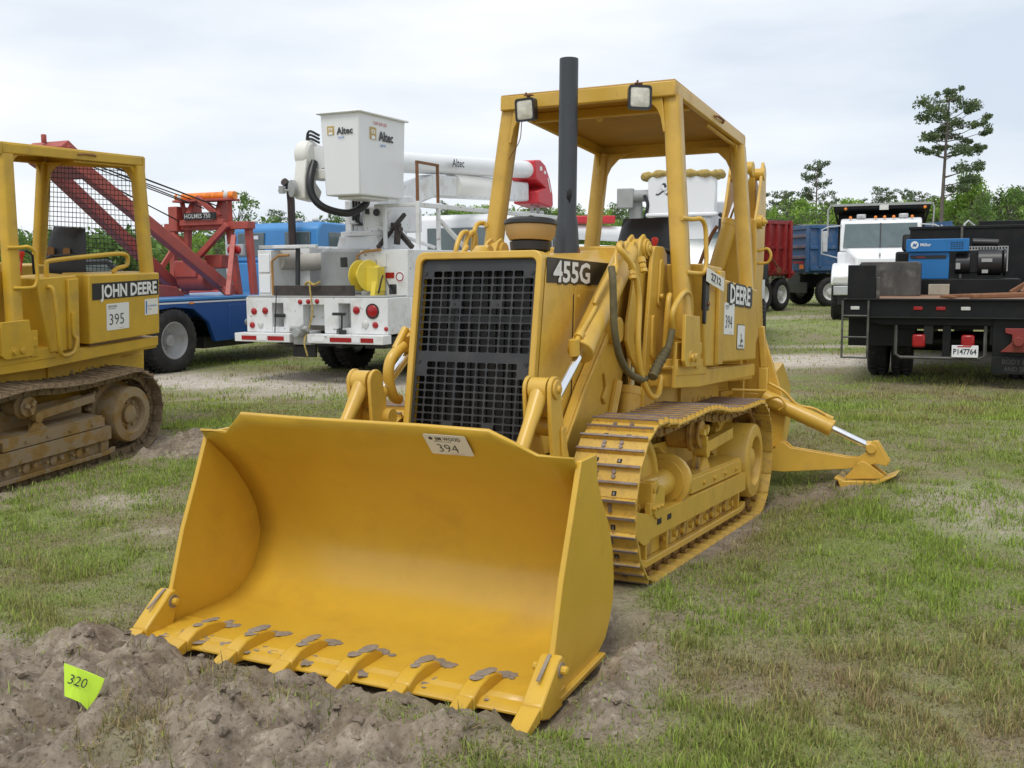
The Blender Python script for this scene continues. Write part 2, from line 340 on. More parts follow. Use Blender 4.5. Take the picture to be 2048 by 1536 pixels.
def body(root, P):
    Y = P['body']
    # lower hull between the tracks
    mb = MB(); mb.bb((-2.45, -.42, .25), (.12, .42, .62)); mb.bb((-2.9, -.50, .62), (-1.24, .50, .93)); mb.bb((-2.86, -.515, .60), (-2.35, .515, .86))
    mb.build('hull', Y, root, bevel=.01)
    for s in (1, -1):
        mb = MB(); mb.bb((-2.52, s*.50, .70), (-1.56, s*.522, .915))
        for x, z in ((-1.85, .80), (-2.05, .80), (-2.12, .80), (-2.3, .80)): mb.cyl((x, s*.522, z), (x, s*.526, z), .022, 12, 1)
        mb.cyl((-1.98, s*.522, .80), (-1.98, s*.528, .80), .034, 14, 0)
        mb.build('side_cover', [Y, P['under2']], root, bevel=.004)
    # engine hood
    h = MB(); xs = [(.315, 1.60, 1.625), (0, 1.618, 1.655), (-.4, 1.63, 1.68), (-.8, 1.64, 1.72), (-1.1, 1.645, 1.77)]
    def sec(x, zs, zt):
        xb = .0
        return [(-.372, .62), (-.372, zs-.05), (-.355, zs-.005), (-.30, zs+.022), (-.12, zt+.012), (.12, zt+.012), (.30, zs+.022), (.355, zs-.005), (.372, zs-.05), (.372, .62)]
    vs = []; n = 10
    for i, (x, a, b) in enumerate(xs):
        for j, (y, z) in enumerate(sec(x, a, b)):
            xx = x
            if i == 0: xx = x+ (1.63-z)*.115
            vs.append((xx, y, z))
    h.add(vs, [(i*n+j, i*n+j+1, (i+1)*n+j+1, (i+1)*n+j) for i in range(len(xs)-1) for j in range(n-1)]+[tuple(range(len(xs)*n-1, (len(xs)-1)*n-1, -1))])
    hood = h.build('hood', Y, root, bevel=.004)
    for s in (1, -1):
        mb = MB(); mb.prism([(-.045, .66), (-.045, 1.475), (-.95, 1.475), (-.95, .66)], 1, s*.373, s*.379)
        bolt(mb, (-.09, s*.379, 1.43), (0, s, 0), .014, .008); bolt(mb, (-.09, s*.379, .72), (0, s, 0), .014, .008)
        mb.bb((-.04, s*.372, .90), (-.032, s*.3745, 1.44), 1)
        mb.build('engine_side_panel', [Y, M['dark']], root, bevel=.002)
    # nose frame with rounded corners
    def nose_pt(y, z, off=0): return (.322+(1.636-z)*.115+off, y, z)
    def ring(o, i, x0, x1, mt, name, bev=.006):
        r = MB(); A, B = o, i; nn = len(A)
        vs = [nose_pt(y, z, x0) for y, z in A]+[nose_pt(y, z, x1) for y, z in A]+[nose_pt(y, z, x1) for y, z in B]+[nose_pt(y, z, x0) for y, z in B]
        fs = []
        for k in range(4):
            a, b = k*nn, ((k+1) % 4)*nn
            fs += [(a+j, a+(j+1) % nn, b+(j+1) % nn, b+j) for j in range(nn)]
        r.add(vs, fs); return r.build(name, mt, root, bevel=bev)
    o = rrect(-.368, .55, .368, 1.642, .05, 5); i = rrect(-.335, .58, .335, 1.603, .03, 5)
    ring(o, i, -.05, .035, Y, 'nose_frame')
    # perforated grille: every slot has its own edges
    g = MB(); y0, y1 = -.333, .333; rows = []
    z = 1.60; T = .004
    def cell(ya, yb, za, zb, hole=True, b=.0038, bz=.0034):
        O = [(ya, za), (yb, za), (yb, zb), (ya, zb)]
        if not hole:
            g.add([nose_pt(y, z, .012) for y, z in O], [(0, 1, 2, 3)]); return
        r = .006; a, c, d, e = ya+b, yb-b, za+bz, zb-bz
        I = [(a+r, d), (c-r, d), (c, d+r), (c, e-r), (c-r, e), (a+r, e), (a, e-r), (a, d+r)]
        vs = [nose_pt(y, z, .012) for y, z in O]+[nose_pt(y, z, .012) for y, z in I]+[nose_pt(y, z, .006) for y, z in I]
        fs = [(0, 1, 5, 4), (1, 6, 5), (1, 2, 7, 6), (2, 8, 7), (2, 3, 9, 8), (3, 10, 9), (3, 0, 11, 10), (0, 4, 11)]
        fs += [(4+k, 4+(k+1) % 8, 12+(k+1) % 8, 12+k) for k in range(8)]
        g.add(vs, fs)
    cw = (y1-y0-.02)/11
    def grid(zt, nr, rh, head):
        for r in range(nr):
            zb = zt-rh
            cell(y0, y0+.01, zb, zt, False); cell(y1-.01, y1, zb, zt, False)
            for c in range(11):
                solid = (r < head and c in (0, 10)) or (r == (4 if head == 1 else 8) and c in (3, 7))
                cell(y0+.01+c*cw, y0+.01+(c+1)*cw, zb, zt, not solid)
            zt = zb
        return zt
    cell(y0, y1, 1.545, 1.602, False)
    zt = grid(1.545, 11, .0385, 1)
    cell(y0, y1, zt-.046, zt, False); zt = grid(zt-.046, 12, .0385, 2)
    cell(y0, y1, .58, zt, False)
    for yy, zz in ((-.31, 1.53), (.31, 1.53), (-.31, 1.07), (.31, 1.07)): p = nose_pt(yy, zz, .012); bolt(g, p, (1, 0, 0), .01, .006)
    for yy, zz in ((-.125, 1.372), (.125, 1.372)): p = nose_pt(yy, zz, .012); bolt(g, p, (1, 0, 0), .008, .004)
    g.build('grille', M['grille'], root, smooth=20)
    r = MB(); r.bb((.24, -.36, .56), (.27, .36, 1.60)); 
    for k in range(14): r.bb((.27, -.32+k*.0485, .60), (.285, -.312+k*.0485, 1.58))
    r.build('radiator', M['radiator'], root)
    r = MB(); r.cyl((.34, -.14, .6), (.30, -.14, 1.40), .018, 8); r.bb((.285, -.33, 1.28), (.30, .33, 1.31)); r.build('coolant_pipe', M['grille'], root)
    for s in (1, -1):
        r = MB(); r.prism([(.2, .56), (.44, .56), (.325, 1.60), (.2, 1.60)], 1, s*.338, s*.3655); r.build('shade_liner', M['radiator'], root)  # near-black lining added so the hollow behind the grille reads as shade
    r = MB(); r.prism([(.2, 1.606), (.325, 1.606), (.325, 1.625), (.2, 1.62)], 1, -.33, .33); r.build('shade_liner', M['radiator'], root)
    # cab floor, dash and tanks
    mb = MB(); mb.bb((-2.84, -.70, .93), (-.80, .70, 1.045)); mb.prism([(-.80, 1.045), (-.80, .93), (-1.3, .90), (-2.6, .93)], 1, -.66, .66) if False else None
    mb.build('deck', Y, root, bevel=.012)
    mb = MB(); mb.prism([(-1.08, 1.0), (-1.08, 1.80), (-1.28, 1.80), (-1.40, 1.55), (-1.40, 1.0)], 1, -.36, .36); mb.build('dash_cowl', Y, root, bevel=.015)
    for s in (1, -1):
        side = empty('side_tank', parent=root)
        mb = MB(); zt = P.get('ztank', 1.625)
        tx = P.get('tx', 0); mb.prism([(-1.69+tx, 1.075), (-1.69+tx, zt), (-2.68+tx, zt-.02), (-2.68+tx, 1.085)], 1, s*.46, s*.755)
        mb.build('tank_box', Y, side, bevel=.012)
        mb = MB(); mb.prism([(-1.36, 1.05), (-1.22, 1.69), (-1.70, 1.70), (-1.70, 1.05)], 1, s*.44, s*.735); mb.build('front_console', Y, side, bevel=.01)
        mb = MB(); mb.prism([(-1.56, 1.06), (-1.56, 1.668), (-1.685, 1.675), (-1.685, 1.06)], 1, s*.735, s*.762); mb.build('console_edge', Y, side, bevel=.005)
        d = MB(); d.bb((-1.30, s*.38, 1.04), (-.78, s*.70, 1.06)); d.bb((-1.44, s*.60, 1.0), (-.80, s*.722, 1.10)); bolt(d, (-1.40, s*.722, 1.07), (0, s, 0), .02, .015); bolt(d, (-1.02, s*.76, 1.11), (0, s, 0), .03, .02)
        d.prism([(-.78, .93), (-.80, 1.20), (-1.16, 1.20), (-1.16, 1.03), (-1.45, 1.03), (-2.84, 1.05), (-2.84, .96), (-1.3, .92)], 1, s*.69, s*.715); d.build('fender_rail', Y, side, bevel=.006)
    # levers, seat, arm rests
    st = empty('seat', parent=root); st.location.x = P.get('seatx', 0)
    mb = MB(); prof = []
    mb2 = MB()
    n = 7
    def pad(mb, c, w, h, t, tilt, m=0):
        vs = []; N = 8
        for i in range(N+1):
            for j in range(N+1):
                u = -1+2*i/N; v = -1+2*j/N; e = (1-abs(u)**4)*(1-abs(v)**4); k = 1-.16*max(0, v)*abs(u)**2
                vs.append((t*.5*e**.5, u*w/2*k*(1-.05*v*v), v*h/2))
        m2 = len(vs); vs += [(-x*.6, y, z) for x, y, z in vs]
        q = lambda a, b: a*(N+1)+b
        fs = [(q(i, j), q(i+1, j), q(i+1, j+1), q(i, j+1)) for i in range(N) for j in range(N)]; fs += [tuple(m2+a for a in reversed(f)) for f in fs[:N*N]]
        R = Euler((0, tilt, 0)).to_matrix(); mb.add([R @ V(p)+V(c) for p in vs], fs, m)
    pad(mb, (-1.98, .10, 1.82), .46, .54, .16, math.radians(-10)); b = mb.build('backrest', M['vinyl'], st, smooth=60)
    mb = MB(); pad(mb, (-1.74, .10, 1.53), .50, .50, .18, math.radians(-94)); mb.build('seat_cushion', M['vinyl'], st, smooth=60)
    mb = MB(); mb.bb((-2.0, -.13, 1.05), (-1.55, .33, 1.46)); mb.build('seat_base', M['black'], st, bevel=.02)
    for s in (1, -1):
        mb = MB(); mb.tube([(-2.0, s*.30, 1.55), (-1.98, s*.30, 1.80), (-1.92, s*.30, 1.84), (-1.55, s*.30, 1.84), (-1.50, s*.30, 1.80)], .012, 8); mb.build('arm_rest', M['black'], st)
    for (x, y, z, c) in ((-1.5, .33, 1.86, 'red'), (-1.44, -.30, 1.84, 'black'), (-1.50, -.38, 1.82, 'black')):
        l = empty('control_lever', parent=root); mb = MB(); mb.cyl((x+.06, y, 1.45), (x, y, z), .009, 8); mb.build('lever_rod', M['red'] if c == 'red' else M['black'], l)
        mb = MB(); mb.lathe([(.010, -.07), (.014, -.02), (.022, -.005), (.024, .02), (.012, .03)], (x, y, z), (-.1, 0, 1), 12); mb.build('knob', M[c], l)
def rops(root, P):
    Y = P['body']; R = empty('canopy', parent=root)
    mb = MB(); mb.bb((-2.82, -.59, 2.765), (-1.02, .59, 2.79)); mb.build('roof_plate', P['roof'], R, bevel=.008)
    mb = MB()
    mb.bb((-1.055, -.592, 2.688), (-1.018, .592, 2.782)); mb.bb((-2.83, -.592, 2.668), (-2.79, .592, 2.782))
    for s in (1, -1): mb.bb((-2.78, s*.56, 2.70), (-1.056, s*.594, 2.780)); mb.bb((-2.70, s*.535, 2.675), (-1.9, s*.560, 2.70))
    mb.bb((-1.50, -.55, 2.70), (-1.46, .55, 2.766)); mb.build('roof_rim', Y, R, bevel=.008)
    for s in (1, -1):
        def post(xt, yt, zt, xb, yb, zb, w, d, name):
            mb = MB(); nseg = 1; vs = []
            for (x, y, z, dd) in ((xt, yt, zt, d), (xb, yb, zb, d*1.0)):
                yi = s*(abs(y)-w); yo = s*abs(y); c = .014
                for a, b in ((x, yi+s*c), (x, yo-s*c), (x-c, yo), (x-dd+c, yo), (x-dd, yo-s*c), (x-dd, yi+s*c), (x-dd+c, yi), (x-c, yi)): vs.append((a, b, z))
            mb.add(vs, [tuple(range(8)), tuple(range(15, 7, -1))]+[(i, (i+1) % 8, (i+1) % 8+8, i+8) for i in range(8)]); return mb.build(name, Y, R, smooth=50)
        post(-1.045, .60, 2.70, -.955, .745, 1.20, .098, .12, 'front_post')
        post(-2.70, .60, 2.70, -2.70, .715, 1.50, .10, .12, 'rear_post')
        # gussets with a hollow curve
        def gus(x, yi0, z0, r, name):
            poly = [(s*yi0, z0), (s*(yi0-r), z0)]+[(s*(yi0-r+r*math.sin(math.radians(a))), z0-r+r*math.cos(math.radians(a))) for a in (0, 18, 36, 54, 72, 84)]+[(s*(yi0+.012), z0-r*1.25), (s*(yi0+.03), z0-r*1.25)]
            g = MB(); g.prism(poly, 0, x-.022, x); g.build(name, Y, R, bevel=.004)
        gus(-1.035, .505, 2.69, .17, 'gusset'); gus(-2.74, .515, 2.70, .26, 'gusset')
        for xf, xd in ((-1.165, -1), (-2.70, 1)):
            r = .13; poly = [(xf, 2.70), (xf+xd*r, 2.70)]+[(xf+xd*(r-r*math.sin(math.radians(a))), 2.70-r+r*math.cos(math.radians(a))) for a in (0, 20, 40, 60, 80)]+[(xf, 2.70-r*1.3)]
            g = MB(); g.prism(poly, 1, s*.545, s*.565); g.build('gusset', Y, R, bevel=.004)
        # foot bracket
        g = MB(); g.prism([(-.80, 1.36), (-.80, 1.09), (-.84, 1.055), (-1.12, 1.055), (-1.15, 1.09), (-1.10, 1.36)], 1, s*.742, s*.764); bolt(g, (-.93, s*.764, 1.11), (0, s, 0), .026, .02); g.cyl((-.93, s*.76, 1.11), (-.93, s*.768, 1.11), .042, 16)
        g.bb((-1.22, s*.70, 1.04), (-1.15, s*.735, 1.26)); g.bb((-1.20, s*.715, 1.13), (-1.14, s*.755, 1.20)); g.build('post_foot', Y, R, bevel=.006)
        g = MB(); g.prism([(-2.68, 1.35), (-2.68, 1.60), (-2.83, 1.60), (-2.83, 1.35)], 1, s*.60, s*.725); g.build('post_foot', Y, R, bevel=.006)
        # grab bars
        g = MB(); g.tube(spline([(-.99, s*.665, 1.945), (-1.10, s*.70, 1.95), (-1.14, s*.74, 1.955), (-1.19, s*.755, 1.91), (-1.20, s*.76, 1.80), (-1.20, s*.765, 1.70), (-1.17, s*.76, 1.63), (-1.10, s*.74, 1.62), (-1.0, s*.70, 1.62)], 4), .0145, 10); g.build('grab_bar', Y, R, smooth=60)
        g = MB(); g.tube([(-1.9, s*.596, 2.745), (-1.95, s*.612, 2.752), (-2.1, s*.612, 2.752), (-2.13, s*.596, 2.745)], .008, 6); g.build('lifting_eye', P['hook'], R)
    g = MB(); g.prism([(-.03, 2.66), (.03, 2.66), (.012, 2.63), (-.012, 2.63)], 0, -1.30, -1.28); g.build('hook', Y, R)
def work_lamp(root, c, yaw, tilt):
    l = empty('work_lamp', parent=root); l.location = c; l.rotation_euler = (0, tilt, yaw); l.scale = (.92, .92, .92)
    vs = []; mb = MB()
    def sq(x, h, r): return [(x, y, z) for y, z in rrect(-h, -h, h, h, r, 3)]
    n = 16; L = sq(-.05, .045, .02)+sq(-.01, .074, .02)+sq(.045, .078, .02)+sq(.045, .064, .016)+sq(.036, .064, .016)
    k = len(L)//5
    mb.add(L, [tuple(range(k))]+[(a*k+i, a*k+(i+1) % k, (a+1)*k+(i+1) % k, (a+1)*k+i) for a in range(4) for i in range(k)]); mb.build('lamp_housing', M['black'], l, smooth=40)
    mb = MB(); L = sq(.040, .064, .016)+sq(.046, .05, .014)+sq(.049, .02, .01); mb.add(L, [(a*k+i, a*k+(i+1) % k, (a+1)*k+(i+1) % k, (a+1)*k+i) for a in range(2) for i in range(k)]+[tuple(range(2*k, 3*k))]); mb.build('lamp_lens', M['lens'], l, smooth=60)
    mb = MB(); mb.cyl((-.01, 0, .07), (-.02, 0, .10), .012, 8); mb.box((-.02, 0, .10), (.05, .05, .008)); mb.cyl((-.01, -.01, .10), (-.0, -.01, .118), .007, 6); mb.build('lamp_bracket', M['rust'], l)
def hyd(root, name, tail, head, rod, r, rr, Y, eye=True, gland=True):
    """hydraulic cylinder: barrel tail->head, chrome rod head->rod end"""
    h = empty(name, parent=root); t, a, b = V(tail), V(head), V(rod); d = (a-t).normalized()
    mb = MB(); mb.lathe([(r*.55, 0), (r*.9, .01), (r, .03), (r, (a-t).length-.05), (r*1.04, (a-t).length-.048), (r*1.04, (a-t).length-.004), (r*.97, (a-t).length), (rr*1.15, (a-t).length)], t, d, 28)
    if eye: mb.cyl(t+V((0, -.045, 0)), t+V((0, .045, 0)), r*.75, 18)
    mb.build('barrel', Y, h, smooth=40)
    mb = MB(); mb.cyl(a, b, rr, 20); mb.build('rod', M['chrome'], h, smooth=40)
    mb = MB(); mb.cyl(b+V((0, -.04, 0)), b+V((0, .04, 0)), rr*1.9, 18); mb.build('rod_eye', Y, h, bevel=.003)
    return h
def tower(root, P, arms=True):
    Y = P['body']
    for s in (1, -1):
        T = empty('loader_tower', parent=root)
        mb = MB(); out = [(-.76, 1.55), (-.785, 1.72), (-.82, 1.765), (-.98, 1.775), (-1.05, 1.74), (-1.08, 1.58), (-1.20, 1.40), (-1.27, 1.18), (-1.30, .62), (-.68, .62), (-.70, 1.15)]
        mb.prism(out, 1, s*.535, s*.56); mb.build('tower_plate', Y, T, bevel=.005)
        mb = MB(); mb.prism([(x-.03 if x > -.9 else x, z) for x, z in out], 1, s*.385, s*.405); mb.bb((-1.26, s*.40, .62), (-1.20, s*.54, 1.3)); mb.build('tower_plate', Y, T, bevel=.005)
        mb = MB()
        mb.prism([(a-.93, b) for a, b in arc(0, 1.66, .035, 20, 200, 6)]+[(a-.90, b) for a, b in arc(0, 1.44, .03, 200, 380, 6)], 1, s*.56, s*.574); bolt(mb, (-.90, s*.574, 1.47), (0, s, 0), .02, .02)
        mb.prism([(a-.80, b) for a, b in arc(0, 1.33, .028, 10, 190, 6)]+[(a-.80, b) for a, b in arc(0, 1.13, .028, 190, 370, 6)], 1, s*.56, s*.576)
        mb.build('pin_retainer', Y, T, bevel=.003)
        if not arms: continue
        # lift arm: two cheek plates behind, boxed beam in front, pivot and cross boss
        A = empty('lift_arm', parent=root)
        rear = [(-.70, 1.80), (-.60, 1.60), (-.545, 1.42), (-.50, 1.30), (-.50, 1.20), (-.56, 1.12), (-.66, 1.05), (-.75, .98), (-.80, 1.02), (-.83, 1.2), (-.84, 1.55), (-.86, 1.70), (-.83, 1.79), (-.76, 1.83)]
        mb = MB()
        for y0, y1 in ((.495, .515), (.425, .443)): mb.prism(rear, 1, s*y0, s*y1)
        mb.cyl((-.775, s*.41, 1.745), (-.775, s*.53, 1.745), .06, 20); mb.lathe([(.045, 0), (.045, .012), (.02, .014), (.02, .024)], (-.775, s*.53, 1.745), (0, s, 0), 18)
        mb.cyl((-.56, s*.37, 1.25), (-.56, s*.495, 1.25), .05, 18); mb.build('arm_cheek', Y, A, bevel=.004)
        mb = MB(); mb.prism([(-.70, 1.60), (-.62, 1.60), (-.38, 1.26), (-.04, .94), (.24, .62), (.56, .26), (.76, .12), (.82, .04), (.80, -.03), (.70, 0), (.36, .30), (-.16, .62), (-.44, .66), (-.57, .85), (-.68, 1.02), (-.78, 1.15)], 1, s*.384, s*.434)
        mb.prism([(-.42, 1.245), (-.38, 1.26), (-.04, .94), (.24, .62), (.21, .605), (-.08, .915)], 1, s*.434, s*.452)
        mb.cyl((-.44, s*.43, 1.26), (-.44, s*.492, 1.26), .075, 20)
        mb.prism([(-.40, .93), (-.36, 1.02), (-.33, 1.02), (-.36, .94), (-.31, .88), (-.35, .84)], 1, s*.434, s*.455); mb.cyl((.79, s*.38, .05), (.79, s*.52, .05), .05, 16)
        mb.tube([(-.36, s*.45, .60), (-.46, s*.45, .80), (-.54, s*.45, .97)], .03, 10)
        mb.build('arm_beam', Y, A, bevel=.007)
        hyd(root, 'lift_cylinder', (-.52, s*.475, .25), (-.70, s*.475, .93), (-.66, s*.475, 1.22), .070, .028, Y)
        # tilt cylinder along the top of the arm
        h = hyd(root, 'tilt_cylinder', (-.60, s*.47, 1.72), (.16, s*.50, 1.135), (.52, s*.50, .865), .068, .025, Y)
        mb = MB(); pipe = [(.22, s*.50, 1.18), (.17, s*.50, 1.225), (-.02, s*.505, 1.37), (-.035, s*.505, 1.42), (-.34, s*.51, 1.66), (-.46, s*.51, 1.75)]
        mb.tube(spline(pipe, 3), .015, 8); mb.cyl((.23, s*.5, 1.12), (.245, s*.5, 1.20), .028, 10); mb.cyl((.19, s*.5, 1.21), (.155, s*.5, 1.235), .024, 8); mb.build('oil_pipe', Y, h, smooth=60)
        mb = MB(); mb.cyl((.50, s*.50, .88), (.46, s*.50, .91), .04, 16); mb.build('rod_end', Y, h)
        # bell crank
        B = empty('bell_crank', parent=root)
        cr = [(a, b) for a, b in arc(.62, .965, .062, -10, 190, 9)]+[(.50, .75), (.42, .60), (.40, .42), (.50, .36), (.58, .42), (.62, .62), (.66, .80)]
        mb = MB()
        for y0, y1 in ((.55, .572), (.425, .445)): mb.prism(cr, 1, s*y0, s*y1)
        mb.build('crank_plate', Y, B, bevel=.005)
        mb = MB(); mb.cyl((.62, s*.43, .965), (.62, s*.572, .965), .036, 18); mb.lathe([(.046, 0), (.046, .012), (.018, .014), (.018, .026)], (.62, s*.572, .965), (0, s, 0), 18); mb.lathe([(.036, 0), (.036, .02), (.02, .022)], (.50, s*.572, .52), (0, s, 0), 14)
        mb.cyl((.52, s*.39, .78), (.52, s*.55, .78), .045, 18)
        mb.prism([(a+.535, b) for a, b in arc(0, .76, .028, 10, 190, 6)]+[(a+.51, b) for a, b in arc(0, .60, .026, 190, 370, 6)], 1, s*.572, s*.585); bolt(mb, (.51, s*.585, .62), (0, s, 0), .018, .018); mb.build('crank_pin', Y, B, bevel=.003)
        mb = MB(); a, b = V((.63, s*.50, .965)), V((.90, s*.50, .60)); mb.cyl(a+V((0, -.045, 0)), a+V((0, .045, 0)), .055, 18); mb.tube([a, a.lerp(b, .2), a.lerp(b, .45), b], .038, 14, rs=[.05, .04, .033, .033]); mb.cyl(b+V((0, -.04, 0)), b+V((0, .04, 0)), .05, 16); mb.build('bucket_link', Y, B, smooth=60)
def bucket(root, P):
    K = empty('bucket', parent=root)
    prof = [(1.405, .835), (1.345, .78), (1.27, .70), (1.18, .63), (1.10, .565), (1.03, .49), (.97, .42), (.92, .34), (.89, .27), (.875, .20), (.88, .13), (.90, .07), (.93, .01), (.98, -.045), (1.04, -.085), (1.11, -.108), (1.20, -.120), (1.42, -.139), (1.60, -.153)]
    ys = [-.955, -.80, -.72, -.63, -.31, 0, .31, .63, .72, .80, .955]
    mb = MB(); vs = []
    for (x, z) in prof:
        for y in ys:
            ay = abs(y); k = 0 if ay <= .63 else min(1, (ay-.63)/.17)
            if z > .735:                      # guard rises only over the middle part of the lip
                t = (z-.735)/.10; zz = .735+(z-.735)*(1-k); xx = x-(x-1.305)*k if k else x
            else: xx, zz = x, z
            vs.append((xx, y+(0 if ay < .9 else 0), zz+.004*math.sin(y*9)*(z > .8)))
    n = len(ys); mb.add(vs, [(i*n+j, i*n+j+1, (i+1)*n+j+1, (i+1)*n+j) for i in range(len(prof)-1) for j in range(n-1)])
    mb.build('shell', M['bucket'], K, smooth=60, solid=.016)
    side = [(1.265, .722), (1.10, .735), (1.085, .63), (1.03, .54), (.945, .43), (.885, .30), (.862, .18), (.868, .08), (.90, .0), (.95, -.065), (1.04, -.112), (1.20, -.140), (1.58, -.172), (1.56, -.09), (1.50, -.02), (1.485, .03), (1.42, .28), (1.34, .50)]
    for s in (1, -1):
        mb = MB(); mb.prism(side, 1, s*.948, s*.972); mb.build('side_plate', M['bucket'], K, bevel=.004)
        mb = MB(); mb.beam((1.00, s*.978, -.118), (1.57, s*.978, -.178), .035, .022); mb.build('wear_strip', M['bucket'], K, bevel=.004)
    mb = MB(); mb.prism([(1.40, -.128), (1.40, -.158), (1.66, -.178), (1.66, -.168), (1.63, -.148)], 1, -.985, .985); mb.build('cutting_edge', M['bucket'], K, bevel=.003)
    for k in range(8):
        inner = 0 < k < 7; y = -.965+k*(1.93/7) if inner else (-.965 if k == 0 else .965)
        if inner: y = -.70+(k-1)*.28
        T = empty('bucket_tooth', parent=K); mb = MB()
        if inner:
            pr = [(1.43, -.132), (1.445, -.112), (1.49, -.092), (1.56, -.088), (1.63, -.102), (1.685, -.132), (1.69, -.182), (1.62, -.19), (1.60, -.172)]
            mb.prism(pr, 1, y-.036, y+.036); mb.build('adapter', M['bucket'], T, bevel=.008)
            mb = MB(); mb.add([(1.69, y-.036, -.130), (1.69, y+.036, -.130), (1.69, y+.036, -.186), (1.69, y-.036, -.186), (1.82, y-.03, -.190), (1.82, y+.03, -.190), (1.82, y+.03, -.202), (1.82, y-.03, -.202)], [(0, 1, 5, 4), (1, 2, 6, 5), (2, 3, 7, 6), (3, 0, 4, 7), (4, 5, 6, 7), (0, 3, 2, 1)]); mb.build('tooth_tip', M['bucket'], T, bevel=.004)
            mb = MB(); 
            for q in range(3): mb.ico((1.495+q*.035+random.uniform(-.01, .01), y+random.uniform(-.008, .008), -.0875-.004*(q == 2)), random.uniform(.026, .042), 3, 0, (1.15, .75, .09), .10)
            for q in range(9): mb.ico((1.43-random.uniform(0, .05), y+random.uniform(-.01, .07), -.128), random.uniform(.014, .032), 2, 0, (1, 1, .16), .35)
            for q in range(7): mb.ico((1.44+q*.03, y+.04+random.uniform(0, .035), -.1375-q*.002), random.uniform(.014, .030), 2, 0, (1.3, 1, .12), .3)
            mb.build('mud_patch', M['mud'], T, smooth=60)
        else:
            s = 1 if k else -1
            pr = [(1.455, -.010), (1.495, .018), (1.525, .010), (1.67, -.125), (1.675, -.172), (1.60, -.195), (1.47, -.18), (1.50, -.13), (1.48, -.07)]
            for a, b in ((s*.93, s*.949), (s*.971, s*1.005)): pass
            mb.prism(pr, 1, y-.042, y+.042); mb.build('corner_adapter', M['bucket'], T, bevel=.008)
            mb = MB(); mb.add([(1.677, y-.040, -.125), (1.677, y+.040, -.125), (1.677, y+.040, -.18), (1.677, y-.040, -.18), (1.82, y-.036, -.198), (1.82, y+.036, -.198), (1.82, y+.036, -.214), (1.82, y-.036, -.214)], [(0, 1, 5, 4), (1, 2, 6, 5), (2, 3, 7, 6), (3, 0, 4, 7), (4, 5, 6, 7), (0, 3, 2, 1)]); mb.build('tooth_tip', M['bucket'], T, bevel=.004)
            mb = MB(); mb.beam((1.515, y, .020), (1.62, y, -.050), .014, .004); mb.build('slot', M['mud'], T)
            mb = MB()
            for e in (-1, 1): mb.lathe([(.030, 0), (.030, .006)], (1.505, y+e*.040, -.035), (0, e, 0), 16, 1); mb.lathe([(.017, 0), (.017, .022), (.008, .026)], (1.505, y+e*.046, -.035), (0, e, 0), 10, 0)
            mb.build('tooth_bolt', [M['bucket'], M['mud']], T)
    mb = MB(); rq = random.Random(9)
    for q in range(46):
        y = rq.uniform(-.9, .9); x = 1.635-abs(rq.gauss(0, .05)); mb.ico((x, y, -.152+(1.63-x)*.07), rq.uniform(.006, .026), 2, 0, (1, 1.2, .25), .35)
    o = mb.build('spilled_soil', M['mud'], K, smooth=60); o['kind'] = 'stuff'
    # lot number tag on the spill guard
    n = V((.135, 0, -.135)); ux = V((0, 1, 0)); uz = V((1, 0, 1)).normalized()
    P0 = onguard(.315, .722)
    t = plate('lot_tag', K, M['paper'], P0, ux, uz, .20, .125, .002, .01)
    o = V(P0)+ux.cross(uz)*.0
    text('JIM WOOD', t, M['ink'], V(P0)+ux*.05+uz*.092, ux, uz, .020, 1, .012, .0035, maxw=.12)
    text('AUCTION CO INC', t, M['ink'], V(P0)+ux*.04+uz*.080, ux, uz, .007, 1, .0, .0035, maxw=.13)
    text('394', t, M['ink'], V(P0)+ux*.045+uz*.018, ux, uz, .050, .95, -.012, .0035, maxw=.11)
    text('www.jimwood.com', t, M['inkred'], V(P0)+ux*.09+uz*.006, ux, uz, .006, 1, 0, .0035, maxw=.08)
    mb = MB(); mb.lathe([(.009, 0), (.009, .001)], V(P0)+ux*.032+uz*.102+ux.cross(uz)*.003, ux.cross(uz), 12); mb.build('emblem', M['ink'], t)
def onguard(y, z):
    return (1.27+(z-.70)+.0095, y, z-.0095)
